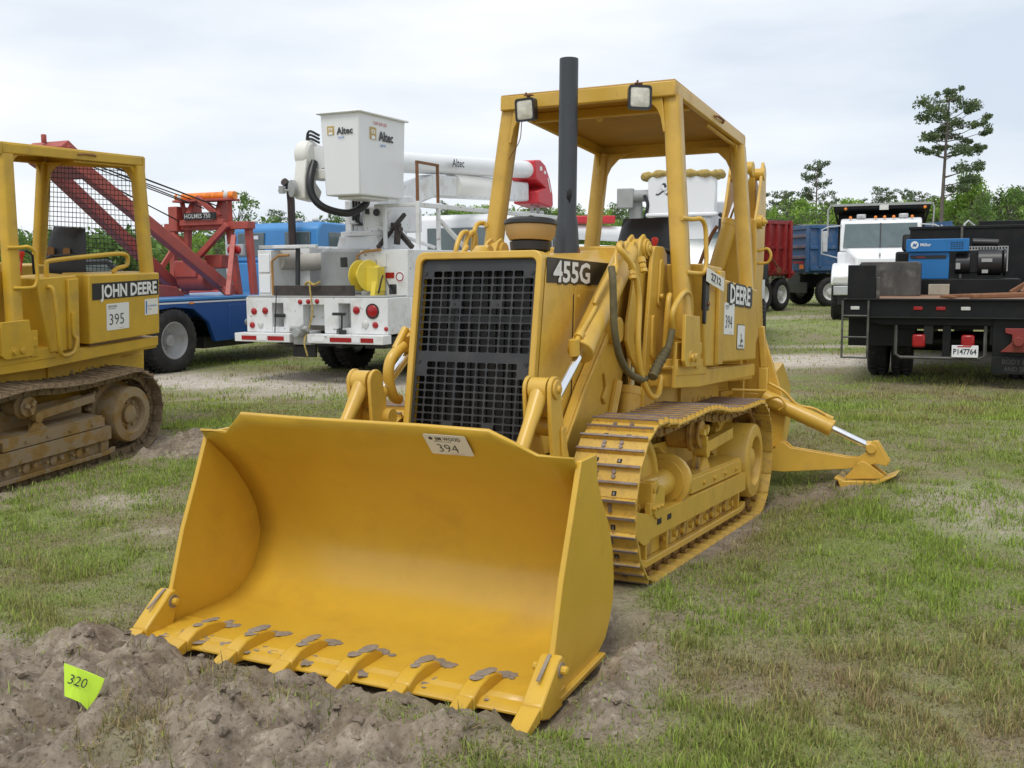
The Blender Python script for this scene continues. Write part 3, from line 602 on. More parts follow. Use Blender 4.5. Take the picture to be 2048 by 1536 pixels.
def backhoe(root, P):
    Y = P['body']
    F = empty('backhoe_frame', parent=root)
    mb = MB(); mb.bb((-2.96, -.62, .30), (-2.90, .62, .95)); mb.bb((-3.02, -.72, .22), (-2.96, .84, .42)); mb.bb((-3.02, -.78, .62), (-2.97, .80, .82))
    mb.prism([(.70, 1.30), (.73, 1.30), (.93, .70), (.90, .40), (.62, .40), (.62, 1.05)], 0, -3.06, -3.02); mb.prism([(-.70, 1.30), (-.73, 1.30), (-.93, .70), (-.90, .40), (-.62, .40), (-.62, 1.05)], 0, -3.06, -3.02)
    for s in (1, -1): mb.beam((-3.0, s*.72, 1.34), (-3.0, s*.75, 1.02), .045, .05); mb.beam((-3.0, s*.75, 1.02), (-3.0, s*.76, .45), .07, .07)
    mb.cyl((-3.20, 0, .35), (-3.20, 0, .95), .12, 20); mb.bb((-3.2, -.12, .35), (-2.95, .12, .48)); mb.bb((-3.2, -.12, .82), (-2.95, .12, .95)); mb.bb((-2.95, .50, .80), (-2.55, .54, .84)); mb.beam((-2.5, .62, .86), (-3.0, .80, .84), .02, .02)
    mb.bb((-2.93, -.45, .90), (-2.88, .60, 1.28)); mb.build('main_frame', Y, F, bevel=.008)
    # boom folded up behind the canopy
    B = empty('backhoe_boom', parent=root)
    for y0, y1 in ((.30, .325), (.565, .59)):
        mb = MB(); mb.prism([(-3.35, .85), (-3.15, .85), (-3.25, 1.30), (-3.32, 1.80), (-3.28, 2.20), (-3.36, 2.34), (-3.50, 2.70), (-3.58, 2.66), (-3.62, 2.30), (-3.60, 1.8)], 1, y0, y1); mb.build('boom_plate', Y, B, bevel=.005)
    mb = MB(); mb.bb((-3.56, .325, 1.0), (-3.34, .565, 2.22)); mb.cyl((-3.50, .31, 2.60), (-3.50, .60, 2.60), .05, 18); mb.cyl((-3.34, .57, 2.19), (-3.34, .63, 2.19), .055, 18); mb.lathe([(.035, 0), (.035, .02), (.015, .02), (.015, .035)], (-3.34, .63, 2.19), (0, 1, 0), 14)
    mb.tube(spline([(-3.40, .59, 1.96), (-3.40, .66, 1.98), (-3.40, .69, 1.93), (-3.40, .67, 1.87), (-3.40, .59, 1.86)], 4), .012, 8); mb.build('boom_core', Y, B, bevel=.006)
    mb = MB(); mb.prism([(-3.62, 2.5), (-3.45, 2.62), (-3.75, 1.0), (-3.95, .9), (-4.0, 1.1)], 1, .37, .53); mb.build('dipper', Y, B, bevel=.01)
    hyd(root, 'boom_cylinder', (-3.05, .18, 1.25), (-3.22, .40, 2.20), (-3.34, .50, 2.62), .062, .032, Y)
    mb = MB(); mb.tube(spline([(-3.10, .12, 1.5), (-3.12, .17, 1.8), (-3.18, .24, 2.05), (-3.18, .30, 2.15)], 5), .016, 8); mb.tube(spline([(-3.12, .22, 1.6), (-3.14, .30, 1.62), (-3.2, .40, 1.60), (-3.2, .42, 1.5)], 5), .014, 8); mb.build('boom_hose', P['hook'], root, smooth=60)
    # backhoe bucket tucked under, on the far side
    mb = MB(); mb.prism([(-3.7, .5), (-3.6, .95), (-4.0, 1.05), (-4.35, .85), (-4.4, .5), (-4.2, .22), (-3.9, .2)], 1, .20, .70); mb.build('backhoe_bucket', Y, root, bevel=.01)
    # stabiliser legs
    for s in (1, -1):
        S = empty('stabilizer', parent=root); X = -2.93
        def y(v): return s*v
        mb = MB()
        up = [(.70, .37), (.86, .39), (.905, .455), (.94, .455), (.985, .415), (1.40, .372), (1.48, .375), (1.56, .43), (1.575, .50), (1.61, .505), (1.70, .36), (1.685, .325), (1.60, .335), (1.52, .30), (1.42, .285), (.94, .225), (.70, .225)]
        mb.prism([(y(a), b) for a, b in up], 0, X, X+.012); mb.prism([(y(a), b) for a, b in up], 0, X-.10, X-.088)
        mb.prism([(y(a), b) for a, b in [(.72, .365), (.86, .385), (.94, .41), (1.40, .362), (1.46, .36), (1.44, .295), (.94, .235), (.72, .235)]], 0, X-.088, X)
        mb.build('leg_beam', Y, S, bevel=.004)
        mb = MB(); mb.cyl((X-.11, y(1.575), .445), (X+.03, y(1.575), .445), .035, 16); mb.cyl((X-.12, y(1.515), .325), (X+.04, y(1.515), .325), .024, 14); bolt(mb, (X+.036, y(1.49), .325), (1, 0, 0), .014, .01); mb.build('hinge_pin', Y, S, bevel=.003)
        mb = MB(); 
        mb.prism([(y(1.33), .215), (y(1.36), .205), (y(1.385), .14), (y(1.62), .14), (y(1.64), .20), (y(1.75), .262), (y(1.76), .27), (y(1.755), .278), (y(1.63), .222), (y(1.605), .215), (y(1.40), .205), (y(1.34), .235)], 0, X-.24, X+.13)
        for x in (X+.03, X-.135): mb.prism([(y(1.385), .21), (y(1.46), .30), (y(1.49), .345), (y(1.53), .35), (y(1.57), .33), (y(1.70), .235)], 0, x, x+.014)
        mb.build('stabilizer_foot', Y, S, bevel=.004)
        h = hyd(root, 'stabilizer_cylinder', (X-.04, s*.74, .80), (X-.04, s*1.285, .575), (X-.04, s*1.575, .45), .062, .026, Y, eye=False); h.name = 'stabilizer_cylinder'
        mb = MB(); mb.tube(spline([(X-.04, s*.80, .90), (X-.02, s*.92, .84), (X-.02, s*1.02, .745), (X-.04, s*1.14, .72), (X-.04, s*1.24, .672)], 5), .011, 8); mb.cyl((X-.04, s*1.25, .66), (X-.04, s*1.27, .60), .022, 10); mb.cyl((X-.04, s*1.23, .67), (X-.04, s*1.285, .645), .02, 8)
        mb.tube(spline([(X+.03, s*.80, .78), (X+.06, s*.90, .80), (X+.07, s*.95, .74), (X+.05, s*.90, .70)], 5), .010, 8); mb.build('hydraulic_hose', Y, h, smooth=60)
def fittings(root, P):
    Y = P['body']
    S = empty('exhaust_stack', parent=root); mb = MB()
    a, b = V((-.80, 0, 1.70)), V((-.765, 0, 2.90)); L = (b-a).length
    mb.lathe([(.10, 0), (.10, .02), (.080, .03), (.074, .10), (.066, .22), (.0575, .26), (.0575, L-.02), (.057, L), (.053, L), (.053, L-.25), (.001, L-.25)], a, b-a, 28); mb.build('stack_pipe', M['stack'], S, smooth=40)
    mb = MB()
    ds = MB()
    for an, z, r in ((-150, 2.29, .030), (-150, 2.25, .02), (10, 2.08, .034), (14, 2.05, .02)):
        t_ = math.radians(an)+.46; ds.ico((-.785+.050*math.cos(t_), .050*math.sin(t_), z), r, 2, 0, (.45, .45, 1.1), .2)
    ds.build('dent', mat('dark_dent', (.012, .012, .013), .8), S, smooth=60)  # dents drawn as small dark lumps set into the pipe wall
    bolt(mb, (-.80, .075, 1.735), (0, 0, 1), .014, .02); bolt(mb, (-.80, -.075, 1.735), (0, 0, 1), .014, .02); mb.build('stack_bolt', M['rust'], S)
    A = empty('precleaner', parent=root); mb = MB(); c = (-.36, -.04, 1.70)
    mb.lathe([(.09, 0), (.115, .01), (.12, .055), (.10, .06)], c, n=28); mb.build('intake_base', M['black'], A)
    mb = MB(); mb.lathe([(.10, .062), (.122, .066), (.142, .10), (.147, .15), (.143, .152), (.10, .152)], c, n=28); mb.build('clear_bowl', M['tan'], A)
    mb = MB(); mb.lathe([(.150, .150), (.156, .158), (.154, .176), (.13, .190), (.08, .195), (0, .197)], c, n=28); mb.lathe([(.02, .19), (.02, .205), (.01, .21)], c, n=10); mb.build('lid', M['black'], A)
    work_lamp(root, (-.925, -.345, 2.655), math.radians(-8), math.radians(8)); work_lamp(root, (-.925, .395, 2.665), math.radians(32), math.radians(0))
    mb = MB(); mb.tube(spline([(-.95, -.40, 2.59), (-.97, -.42, 2.48), (-1.0, -.49, 2.40), (-1.02, -.52, 2.37)], 4), .003, 5); mb.build('lamp_wire', M['rust'], root)
    # hoses by the tower
    def hosep(name, pts, r, mt, rs=None): mb = MB(); P_ = spline(pts, 6); mb.tube(P_, r, 12, rs=rs); return mb.build(name, mt, root, smooth=60)
    hosep('hydraulic_hose', [(-.42, .50, 1.70), (-.35, .52, 1.735), (-.24, .55, 1.70), (-.32, .60, 1.60), (-.38, .62, 1.43), (-.37, .625, 1.2), (-.42, .63, 1.02), (-.55, .64, .90), (-.68, .64, .885), (-.78, .63, .95), (-.86, .62, 1.12), (-.83, .64, 1.35), (-.86, .64, 1.47), (-.95, .62, 1.45), (-1.0, .60, 1.30)], .0165, Y)
    hosep('hydraulic_hose', [(-.80, .69, 1.25), (-.74, .70, 1.36), (-.82, .71, 1.45), (-.95, .71, 1.50), (-1.06, .71, 1.48), (-1.12, .70, 1.38), (-1.07, .70, 1.22)], .017, Y)
    hosep('hydraulic_hose', [(-.36, .50, 1.72), (-.30, .51, 1.66), (-.27, .52, 1.60), (-.22, .53, 1.56)], .017, Y)
    hosep('hose_guard', [(-.10, .56, 1.585), (-.07, .58, 1.52), (-.06, .59, 1.41), (-.06, .60, 1.26), (-.12, .61, 1.12), (-.24, .62, 1.03), (-.40, .63, .99), (-.50, .63, .99)], .020, M['hose'])
    P_ = spline([(-.50, .67, 1.00), (-.58, .67, 1.06), (-.66, .68, 1.12), (-.72, .69, 1.18), (-.78, .69, 1.27)], 8); rs = [.026+.006*math.sin(i*2.1) if i < 22 else .02 for i in range(len(P_))]
    mb = MB(); mb.tube(P_, .02, 12, rs=rs); mb.build('hose_guard', M['hose'], root, smooth=60)
    mb = MB()
    for p, d in (((-1.07, .70, 1.22), (0, 0, -1)), ((-.40, .62, 1.66), (.2, .3, -1)), ((-.33, .59, 1.62), (.2, .2, -1))):
        p = V(p); d = V(d).normalized(); mb.cyl(p, p+d*.03, .022, 8); mb.cyl(p+d*.035, p+d*.06, .019, 6); mb.cyl(p+d*.065, p+d*.085, .021, 8)
    mb.tube(spline([(-.80, .69, 1.24), (-.86, .70, 1.22), (-.95, .71, 1.22), (-1.0, .71, 1.26), (-1.06, .70, 1.26)], 4), .008, 6); mb.build('hose_coupling', Y, root)
    # tower handle on the right-hand side of the machine
    mb = MB(); mb.tube(spline([(-.45, -.45, 1.66), (-.62, -.60, 1.66), (-.70, -.66, 1.74), (-.80, -.70, 1.84), (-.90, -.70, 1.88), (-.92, -.70, 1.7)], 5), .018, 8)
    mb.tube(spline([(-.88, -.70, 1.64), (-.88, -.70, 1.78), (-.90, -.70, 1.90), (-.95, -.70, 1.95), (-1.02, -.69, 1.96)], 5), .016, 8); mb.tube(spline([(-.66, -.70, 1.64), (-.66, -.70, 1.76), (-.73, -.70, 1.86), (-.80, -.70, 1.88)], 5), .016, 8); mb.build('hose_loop', Y, root, smooth=60)
    mb = MB(); mb.tube(spline([(.33, -.45, 1.15), (.42, -.47, 1.08), (.43, -.48, .98), (.38, -.48, .88), (.31, -.49, .86)], 5), .03, 10); mb.tube([(.30, -.46, 1.24), (.38, -.47, 1.13)], .022, 8); mb.build('pipe_elbow', Y, root, smooth=60)
    # black step strip / door handle
    mb = MB(); mb.prism(rrect(-.017, 0, .017, .42, .016), 1, 0, .02); H = mb.build('rubber_strip', M['black'], root, bevel=.004); H.location = (-1.20, .752, 1.315); H.rotation_euler = (0, math.radians(-1), 0)
    mb = MB(); mb.bb((-1.27, .735, 1.40), (-1.222, .772, 1.64)); q = mb.build('latch_plate', M['black'], root, bevel=.003)
    mb = MB(); [bolt(mb, (-1.245, .772, z), (0, 1, 0), .014, .01) for z in (1.44, 1.60)]; mb.build('latch_bolt', M['rust'], root)
def decals(root, kind):
    W_, D, K = M['white'], M['decal'], M['ink']
    if kind == 394:
        ux, uz = V((-1, 0, 0)), V((0, 0, 1)); nn = V((0, 1, 0))
        S = plate('model_stripe', root, D, (.315, .3725, 1.482), V((-1, 0, .04)), uz, 1.0, .128, .002)
        text('455G', S, D, (.255, .3745, 1.488), V((-1, 0, .04)), uz, .116, 1.5, .06, .001, maxw=.60)
        text('455G', S, W_, (.24, .3745, 1.494), V((-1, 0, .04)), uz, .104, 1.5, .03, .0025, maxw=.565)
        S = plate('name_plate', root, D, (-1.77, .757, 1.475), V((-1, 0, 0)), uz, .72, .125, .002)
        text('DEERE', S, D, (-1.81, .759, 1.468), ux, uz, .14, 1.2, .05, .0025, maxw=.64)
        text('DEERE', S, W_, (-1.83, .759, 1.478), ux, uz, .12, 1.2, .03, .004, maxw=.60)
        ln = (-1.70, .757, 1.26); lw, lh = .27, .21
        jx, jz = -2.07, 1.16
        S = plate('emblem_plate', root, D, (jx, .7565, jz), ux, uz, .22, .175, .002, .012); T = plate('emblem_plate', S, W_, (jx-.008, .7585, jz+.006), ux, uz, .204, .163, .002, .010)
        stag(T, (jx-.11, .7612, jz+.06), ux, uz, .1, D, 1.8)
        text('JOHN DEERE', T, D, (jx-.03, .7605, jz+.015), ux, uz, .018, 1, .01, .001, maxw=.15)
        S = plate('inspection_tag', root, M['paper'], (-1.12, .79, 1.575), V((-1, 0, -.10)), V((-.1, 0, 1)), .42, .085, .002)
        text('2712', S, K, (-1.22, .792, 1.590), V((-1, 0, -.10)), uz, .044, 2.2, .03, .002, maxw=.24); text('AUCTION TAG', S, K, (-1.25, .792, 1.575), V((-1, 0, -.10)), uz, .010, 1, .0, .002, maxw=.22)
    else:
        ux, uz = V((-1, 0, 0)), V((0, 0, 1))
        S = plate('name_plate', root, D, (-1.86, .757, 1.47), ux, uz, .93, .15, .002)
        text('JOHN DEERE', S, W_, (-1.96, .759, 1.488), ux, uz, .112, 1.05, .035, .0025, maxw=.80)
        ln = (-2.04, .757, 1.18); lw, lh = .31, .245
        S = plate('notice_tag', root, M['paper'], (-2.58, .757, 1.28), ux, uz, .20, .155, .002)
        text('OF CAROLINA', S, M['inkblue'], (-2.62, .759, 1.36), ux, uz, .016, 1, .01, .002, maxw=.14); text('UNITED', S, M['ink'], (-2.63, .759, 1.33), ux, uz, .010, 1, 0, .002, maxw=.12)
        plate('blue_bar', S, M['inkblue'], (-2.595, .759, 1.295), ux, uz, .018, .12, .001)
    S = plate('lot_tag', root, M['white'], ln, ux, uz, lw, lh, .002, .004)
    text(str(kind), S, K, (ln[0]-lw*.12, ln[1]+.002, ln[2]+lh*.2), ux, uz, lh*.42, 1, -.008, .002, maxw=lw*.76)
    text('JM WOOD', S, K, (ln[0]-lw*.08, ln[1]+.002, ln[2]+lh*.86), ux, uz, lh*.07, 1, .01, .002, maxw=lw*.5); text('AUCTION CO', S, K, (ln[0]-lw*.08, ln[1]+.002, ln[2]+lh*.79), ux, uz, lh*.045, 1, .0, .002, maxw=lw*.5)
    text('jmwood.com', S, M['inkred'], (ln[0]-lw*.55, ln[1]+.002, ln[2]+lh*.05), ux, uz, lh*.035, 1, .0, .002, maxw=lw*.4)
def stag(parent, c, ux, uz, h, mt, sx=1.):
    # leaping animal silhouette, flat print
    pts = [(-.10, -.50), (-.02, -.30), (.10, -.12), (.18, -.02), (.32, -.06), (.45, -.16), (.47, -.10), (.36, .02), (.22, .10), (.12, .14), (.04, .22), (.02, .38), (.10, .42), (.11, .48), (.03, .50), (-.01, .58), (-.10, .72), (-.13, .60), (-.06, .48), (-.08, .36), (-.06, .18), (-.10, .02), (-.22, -.06), (-.12, -.10), (-.10, -.20), (-.14, -.40)]
    c, ux, uz = V(c), V(ux), V(uz); mb = MB(); vs = [c+ux*x*h*sx*.8+uz*y*h*.8 for x, y in pts]; mb.add(vs, [tuple(range(len(vs)))])
    me = mb.mesh('leaping_deer', mt, 0); bm = bmesh.new(); bm.from_mesh(me); bmesh.ops.triangulate(bm, faces=bm.faces); bm.to_mesh(me); bm.free(); return put('leaping_deer', me, parent)

# ---- the two crawlers ----
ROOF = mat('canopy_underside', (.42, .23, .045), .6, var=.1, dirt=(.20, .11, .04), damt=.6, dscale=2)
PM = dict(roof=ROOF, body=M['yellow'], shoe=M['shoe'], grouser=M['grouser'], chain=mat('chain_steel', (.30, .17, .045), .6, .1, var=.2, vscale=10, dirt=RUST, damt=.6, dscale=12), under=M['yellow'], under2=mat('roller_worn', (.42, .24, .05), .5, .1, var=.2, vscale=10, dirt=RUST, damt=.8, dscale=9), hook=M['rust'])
MT = Matrix(((-0.4420384258, 0.8964437062, 0.0314755754, -0.0642916631), (-0.8935855767, -0.4431435659, 0.0716142249, 5.4161014061), (0.0781463199, 0.0035301190, 0.9969356504, 0.0176114991), (0, 0, 0, 1)))
A394 = empty('crawler_loader', MT)
tag(A394, 'clean yellow crawler loader with its wide bucket down on the dirt in front', 'crawler loader')
tracks(A394, PM); body(A394, PM); rops(A394, PM); tower(A394, PM); bucket(A394, PM); backhoe(A394, PM); fittings(A394, PM); decals(A394, 394)
PB = dict(roof=M['yellow2'], body=M['yellow2'], shoe=M['mudtrack'], grouser=M['mudtrack'], chain=M['mudtrack'], under=M['mudyellow'], under2=M['mudyellow'], hook=M['rust'], ztank=1.70, seatx=-.32, tx=-.13)
x = [-5.1212, 7.6021, -0.1265, -1.8814, 0.0299, -0.0719]
B395 = empty('crawler_dozer', Matrix.Translation(x[:3]) @ Matrix.Rotation(x[3], 4, 'Z') @ Matrix.Rotation(x[4], 4, 'Y') @ Matrix.Rotation(x[5], 4, 'X'))
tag(B395, 'yellow crawler with muddy tracks and a mesh screened cab, cut off by the left edge', 'crawler loader')
tracks(B395, PB); body(B395, PB); rops(B395, PB); tower(B395, PB); decals(B395, 395)
# mesh screen behind the seat of the second crawler, rails and handles
mb = MB()
for k in range(26): y = -.60+k*.048; mb.cyl((-2.80, y, 1.62), (-2.80, y*.93, 2.70), .0035, 4, caps=False)
for k in range(23): z = 1.64+k*.048; mb.cyl((-2.803, -.60, z), (-2.803, .60, z), .0035, 4, caps=False)
o = mb.build('wire_screen', M['black'], B395, smooth=0); o['kind'] = 'stuff'
mb = MB(); mb.tube(spline([(-1.40, .68, 1.70), (-1.40, .68, 1.80), (-1.46, .68, 1.83), (-2.0, .68, 1.86), (-2.36, .68, 1.87), (-2.44, .68, 1.83), (-2.42, .68, 1.76), (-2.3, .68, 1.74), (-2.25, .66, 1.70)], 4), .02, 8)
mb.tube(spline([(-1.34, .74, 1.62), (-1.36, .78, 1.58), (-1.38, .80, 1.3), (-1.40, .80, 1.08), (-1.46, .79, 1.02), (-1.58, .79, 1.04), (-1.62, .79, 1.14), (-1.60, .77, 1.20), (-1.60, .77, 1.38)], 4), .019, 8); mb.build('hand_rail', PB['body'], B395, smooth=60)
mb = MB()
for k in range(4): mb.bb((-2.80-.0, .16+k*.08, .62), (-2.98, .19+k*.08, .90))
mb.bb((-2.98, .14, .88), (-2.8, .44, .91)); mb.build('rear_grille', PB['body'], B395, bevel=.004)
mb = MB()
for s in (-.09, .09): mb.prism(rrect(s+.10-.035, 1.80, s+.10+.035, 1.90, .03), 0, -2.205, -2.19)
mb.build('seat_tear', mat('torn_foam', (.30, .15, .05), .9), B395)
mb = MB()
for k in range(3): mb.tube(spline([(-.7, .60+.05*k, 1.50), (-.55+.05*k, .66+.05*k, 1.62), (-.42, .68+.05*k, 1.55), (-.40-.03*k, .68+.04*k, 1.25), (-.5, .66, 1.15)], 5), .022, 8)
mb.build('hydraulic_hose', M['hose'], B395, smooth=60)
# ================= ground =================
def vnoise(x, y, seed=0):
    xi = np.floor(x).astype(np.int64); yi = np.floor(y).astype(np.int64); fx = x-xi; fy = y-yi; fx = fx*fx*(3-2*fx); fy = fy*fy*(3-2*fy)
    def h(a, b):
        n = (a*374761393+b*668265263+seed*974634777) & 0xffffffff; n = ((n ^ (n >> 13))*1274126177) & 0xffffffff; return ((n ^ (n >> 16)) & 0xffff)/65535.
    return (h(xi, yi)*(1-fx)+h(xi+1, yi)*fx)*(1-fy)+(h(xi, yi+1)*(1-fx)+h(xi+1, yi+1)*fx)*fy
def fbm(x, y, sc, oc=4, seed=0, g=.5):
    t = 0; a = 1; s = 0
    for i in range(oc): t = t+a*vnoise(x*sc*2**i+i*17.3, y*sc*2**i-i*9.1, seed+i); s += a; a *= g
    return t/s
def sstep(a, b, v): t = np.clip((v-a)/(b-a), 0, 1); return t*t*(3-2*t)
MI = np.array(MT.inverted())
BT = B395.matrix_world.copy(); BI = np.array(BT.inverted())
def w2m(x, y): return MI[0, 0]*x+MI[0, 1]*y+MI[0, 3], MI[1, 0]*x+MI[1, 1]*y+MI[1, 3]
def rectd(mx, my, x0, x1, y0, y1): return np.hypot(np.maximum(np.maximum(x0-mx, mx-x1), 0), np.maximum(np.maximum(y0-my, my-y1), 0))
def blob(x, y, cx, cy, rx, ry, a=0):
    c, s = math.cos(math.radians(a)), math.sin(math.radians(a)); u = (x-cx)*c+(y-cy)*s; v = -(x-cx)*s+(y-cy)*c; return np.hypot(u/rx, v/ry)
def dirt_mask(x, y):
    mx, my = w2m(x, y); w = (fbm(x, y, 1.6, 4, 5)-.5)
    d = rectd(mx, my, 1.75, 3.9, -1.12, .80)+w*1.1; a = 1-sstep(.0, .34, d)
    d2 = rectd(mx, my, .6, 1.6, .98, 1.18)+w*.7; a = np.maximum(a, 1-sstep(.0, .25, d2))
    d4 = rectd(mx, my, -2.7, 1.6, -.95, .93)+w*.5; a = np.maximum(a, .95*(1-sstep(.0, .16, d4)))
    d3 = rectd(mx, my, -2.75, -2.5, .5, 1.5)+w*.6; a = np.maximum(a, .9*(1-sstep(.0, .35, d3)))
    b = blob(x, y, -3.05, 9.1, .42, 1.5, 40)+w*1.2; a = np.maximum(a, 1-sstep(.6, 1.1, b))
    b = blob(x, y, -3.85, 7.3, .26, 2.4, 14)+w*1.2; a = np.maximum(a, 1-sstep(.6, 1.1, b))
    return a
def pale_mask(x, y):
    w = fbm(x, y, .5, 4, 9)-.5; p = np.zeros_like(x)
    for cx, cy, rx, ry, a, k in ((5.5, 17.0, 4.5, 1.2, 5, 1), (6.5, 19.5, 4, .5, 3, .6), (-4.2, 14.4, 3.6, 1.2, 0, .9), (-.5, 13.2, 3.5, 1.2, 0, .6), (5.6, 7.9, 1.5, 1.4, 0, .5), (-2.75, 6.9, .35, .3, 0, .4), (-2.2, 6.1, .5, .25, 0, .35), (-2.4, 3.9, .4, .9, 0, .5), (3.4, 6.2, .8, 1.2, 0, .45), (9, 31, 14, 1.5, 0, .45)):
        p = np.maximum(p, k*(1-sstep(.4, 1.25, blob(x, y, cx, cy, rx, ry, a)+w*1.8)))
    return p
def height(x, y):
    mx, my = w2m(x, y); h = (fbm(x, y, .12, 3, 3)-.5)*.10*sstep(10, 40, np.hypot(x, y))+(fbm(x, y, 1.1, 3, 4)-.5)*.03
    pl = MT[2][0]*mx+MT[2][1]*my+MT[2][3]
    k = 1-sstep(.0, .75, rectd(mx, my, -2.6, .35, -.93, .93)); h = h*(1-k)+k*(pl-.012+np.where(mx > -.2, -.0, 0))
    bx, by = BI[0, 0]*x+BI[0, 1]*y+BI[0, 3], BI[1, 0]*x+BI[1, 1]*y+BI[1, 3]; bp_ = BT[2][0]*bx+BT[2][1]*by+BT[2][3]-.02
    k2 = 1-sstep(.0, .5, rectd(bx, by, -2.55, .5, -1.0, .98)); h = h*(1-k2)+k2*np.minimum(bp_, .02)
    kb = 1-sstep(0, .14, rectd(mx, my, .8, 1.76, -1.03, 1.03)); h = h*(1-kb)+kb*np.minimum(h, -.075+.03*sstep(1.6, 1.75, mx))
    dm = dirt_mask(x, y); rr = np.abs(fbm(x, y, 3.2, 5, 11, .55)-.5)*2; cl = fbm(x, y, 9, 4, 21, .6)
    mound = sstep(1.75, 1.90, mx+.10*(fbm(x, y, 2.2, 2, 77)-.5)*2+.16*(1-sstep(-.95, -.5, my)))*(1-sstep(2.0, 3.4, mx))*(1-sstep(.95, 1.35, np.abs(my+.1)))
    rough = dm*(1-sstep(9, 14, y))*sstep(0, .1, rectd(mx, my, -2.6, 1.72, -1.02, .97))
    bl = 1-np.abs(fbm(x, y, 5.5, 5, 13, .6)*2-1)*2.2; h = h+mound*(.02+.10*np.clip(bl, 0, 1)*fbm(x, y, 1.4, 2, 31)+.03*fbm(x, y, 6, 2, 33))+rough*((cl-.5)*.16+(bl-.5)*.045+(fbm(x, y, 26, 3, 41)-.5)*.045)
    # ridge of spoil pushed up beside the right-hand cutting edge, and the rut behind the second crawler
    h = h+.05*(1-sstep(.0, .16, rectd(mx, my, 1.0, 1.55, 1.12, 1.22)))+.10*(1-sstep(.2, 1.1, blob(x, y, -3.15, 9.5, .3, .9, 50)))
    return h
def axis(parts):
    out = [parts[0][0]]
    for a, b, st in parts:
        n = max(1, int(round((b-a)/st))); out += list(np.linspace(a, b, n+1)[1:])
    return np.array(out)
gx = axis([(-400, -60, 20), (-60, -14, 2), (-14, -3.4, .22), (-3.4, 3.2, .028), (3.2, 14, .22), (14, 60, 2), (60, 400, 20)])
gy = axis([(-60, -4, 4), (-4, 1.8, .3), (1.8, 6.2, .028), (6.2, 14, .11), (14, 40, .7), (40, 120, 4), (120, 900, 40)])
GX, GY = np.meshgrid(gx, gy); nx, ny = len(gx), len(gy)
GZ = height(GX, GY)
me = bpy.data.meshes.new('ground'); me.vertices.add(nx*ny); me.vertices.foreach_set('co', np.stack([GX, GY, GZ], -1).ravel().astype(np.float32))
I = np.arange(nx*ny).reshape(ny, nx); Q = np.stack([I[:-1, :-1], I[:-1, 1:], I[1:, 1:], I[1:, :-1]], -1).reshape(-1, 4)
me.loops.add(Q.size); me.loops.foreach_set('vertex_index', Q.ravel().astype(np.int32)); me.polygons.add(len(Q)); me.polygons.foreach_set('loop_start', np.arange(0, Q.size, 4, dtype=np.int32)); me.polygons.foreach_set('loop_total', np.full(len(Q), 4, np.int32))
me.update(calc_edges=True); me.validate()
me.polygons.foreach_set('use_smooth', [True]*len(me.polygons))
def grass_density(x, y):
    g = sstep(.42, .58, fbm(x, y, 1.3, 5, 51, .62)); g2 = sstep(.40, .60, fbm(x, y, .22, 3, 61)); r = np.hypot(x, y)
    g = np.clip(.30+g*.62+.22*g2+.22*sstep(.5, .62, fbm(x, y, 4, 3, 71)), 0, 1)
    g = g*(1-.96*dirt_mask(x, y))*(1-.85*pale_mask(x, y)); return g
GD = grass_density(GX, GY); DM = dirt_mask(GX, GY); PM_ = pale_mask(GX, GY)
ca = me.color_attributes.new('gm', 'FLOAT_COLOR', 'POINT'); ca.data.foreach_set('color', np.stack([GD, DM, PM_, np.ones_like(GD)], -1).ravel().astype(np.float32))
gm = bpy.data.materials.new('field_ground'); gm.use_nodes = True; N, L = gm.node_tree.nodes, gm.node_tree.links; bs = N['Principled BSDF']; bs.inputs['Roughness'].default_value = .95; bs.inputs['Specular IOR Level'].default_value = .15
at = N.new('ShaderNodeAttribute'); at.attribute_name = 'gm'; sp = N.new('ShaderNodeSeparateColor'); L.new(at.outputs['Color'], sp.inputs[0]); tcn = N.new('ShaderNodeTexCoord')
def gn(sc, det=5, rg=.6):
    n = N.new('ShaderNodeTexNoise'); n.inputs['Scale'].default_value = sc; n.inputs['Detail'].default_value = det; n.inputs['Roughness'].default_value = rg; L.new(tcn.outputs['Object'], n.inputs['Vector']); return n.outputs[0]
def gr(src, a, b):
    n = N.new('ShaderNodeMapRange'); n.inputs[1].default_value = a; n.inputs[2].default_value = b; L.new(src, n.inputs[0]); return n.outputs[0]
def gmix(f, a, b):
    n = N.new('ShaderNodeMix'); n.data_type = 'RGBA'; L.new(f, n.inputs[0])
    for k, c in ((6, a), (7, b)):
        if isinstance(c, tuple): n.inputs[k].default_value = (*c, 1)
        else: L.new(c, n.inputs[k])
    return n.outputs[2]
def gmul(a, b):
    n = N.new('ShaderNodeMath'); n.operation = 'MULTIPLY'; L.new(a, n.inputs[0])
    if isinstance(b, float): n.inputs[1].default_value = b
    else: L.new(b, n.inputs[1])
    return n.outputs[0]
soil = gmix(gr(gn(2.5), .35, .65), (.31, .24, .175), (.43, .355, .27)); soil = gmix(gr(gn(35, 6, .7), .38, .66), soil, (.16, .115, .08)); soil = gmix(gmul(gr(gn(90, 3), .58, .7), .6), soil, (.42, .37, .31))
dark = gmix(gr(gn(7, 8, .7), .36, .64), (.155, .122, .088), (.37, .31, .24)); dark = gmix(gmul(gr(gn(50, 6, .75), .5, .66), .8), dark, (.085, .06, .042)); dark = gmix(gmul(gr(gn(28, 4, .7), .60, .68), .6), dark, (.46, .41, .34)); dark = gmix(gmul(gr(gn(3, 6, .7), .54, .66), .45), dark, (.22, .16, .10))
pale = gmix(gr(gn(6, 7, .65), .35, .62), (.42, .36, .29), (.60, .55, .48))
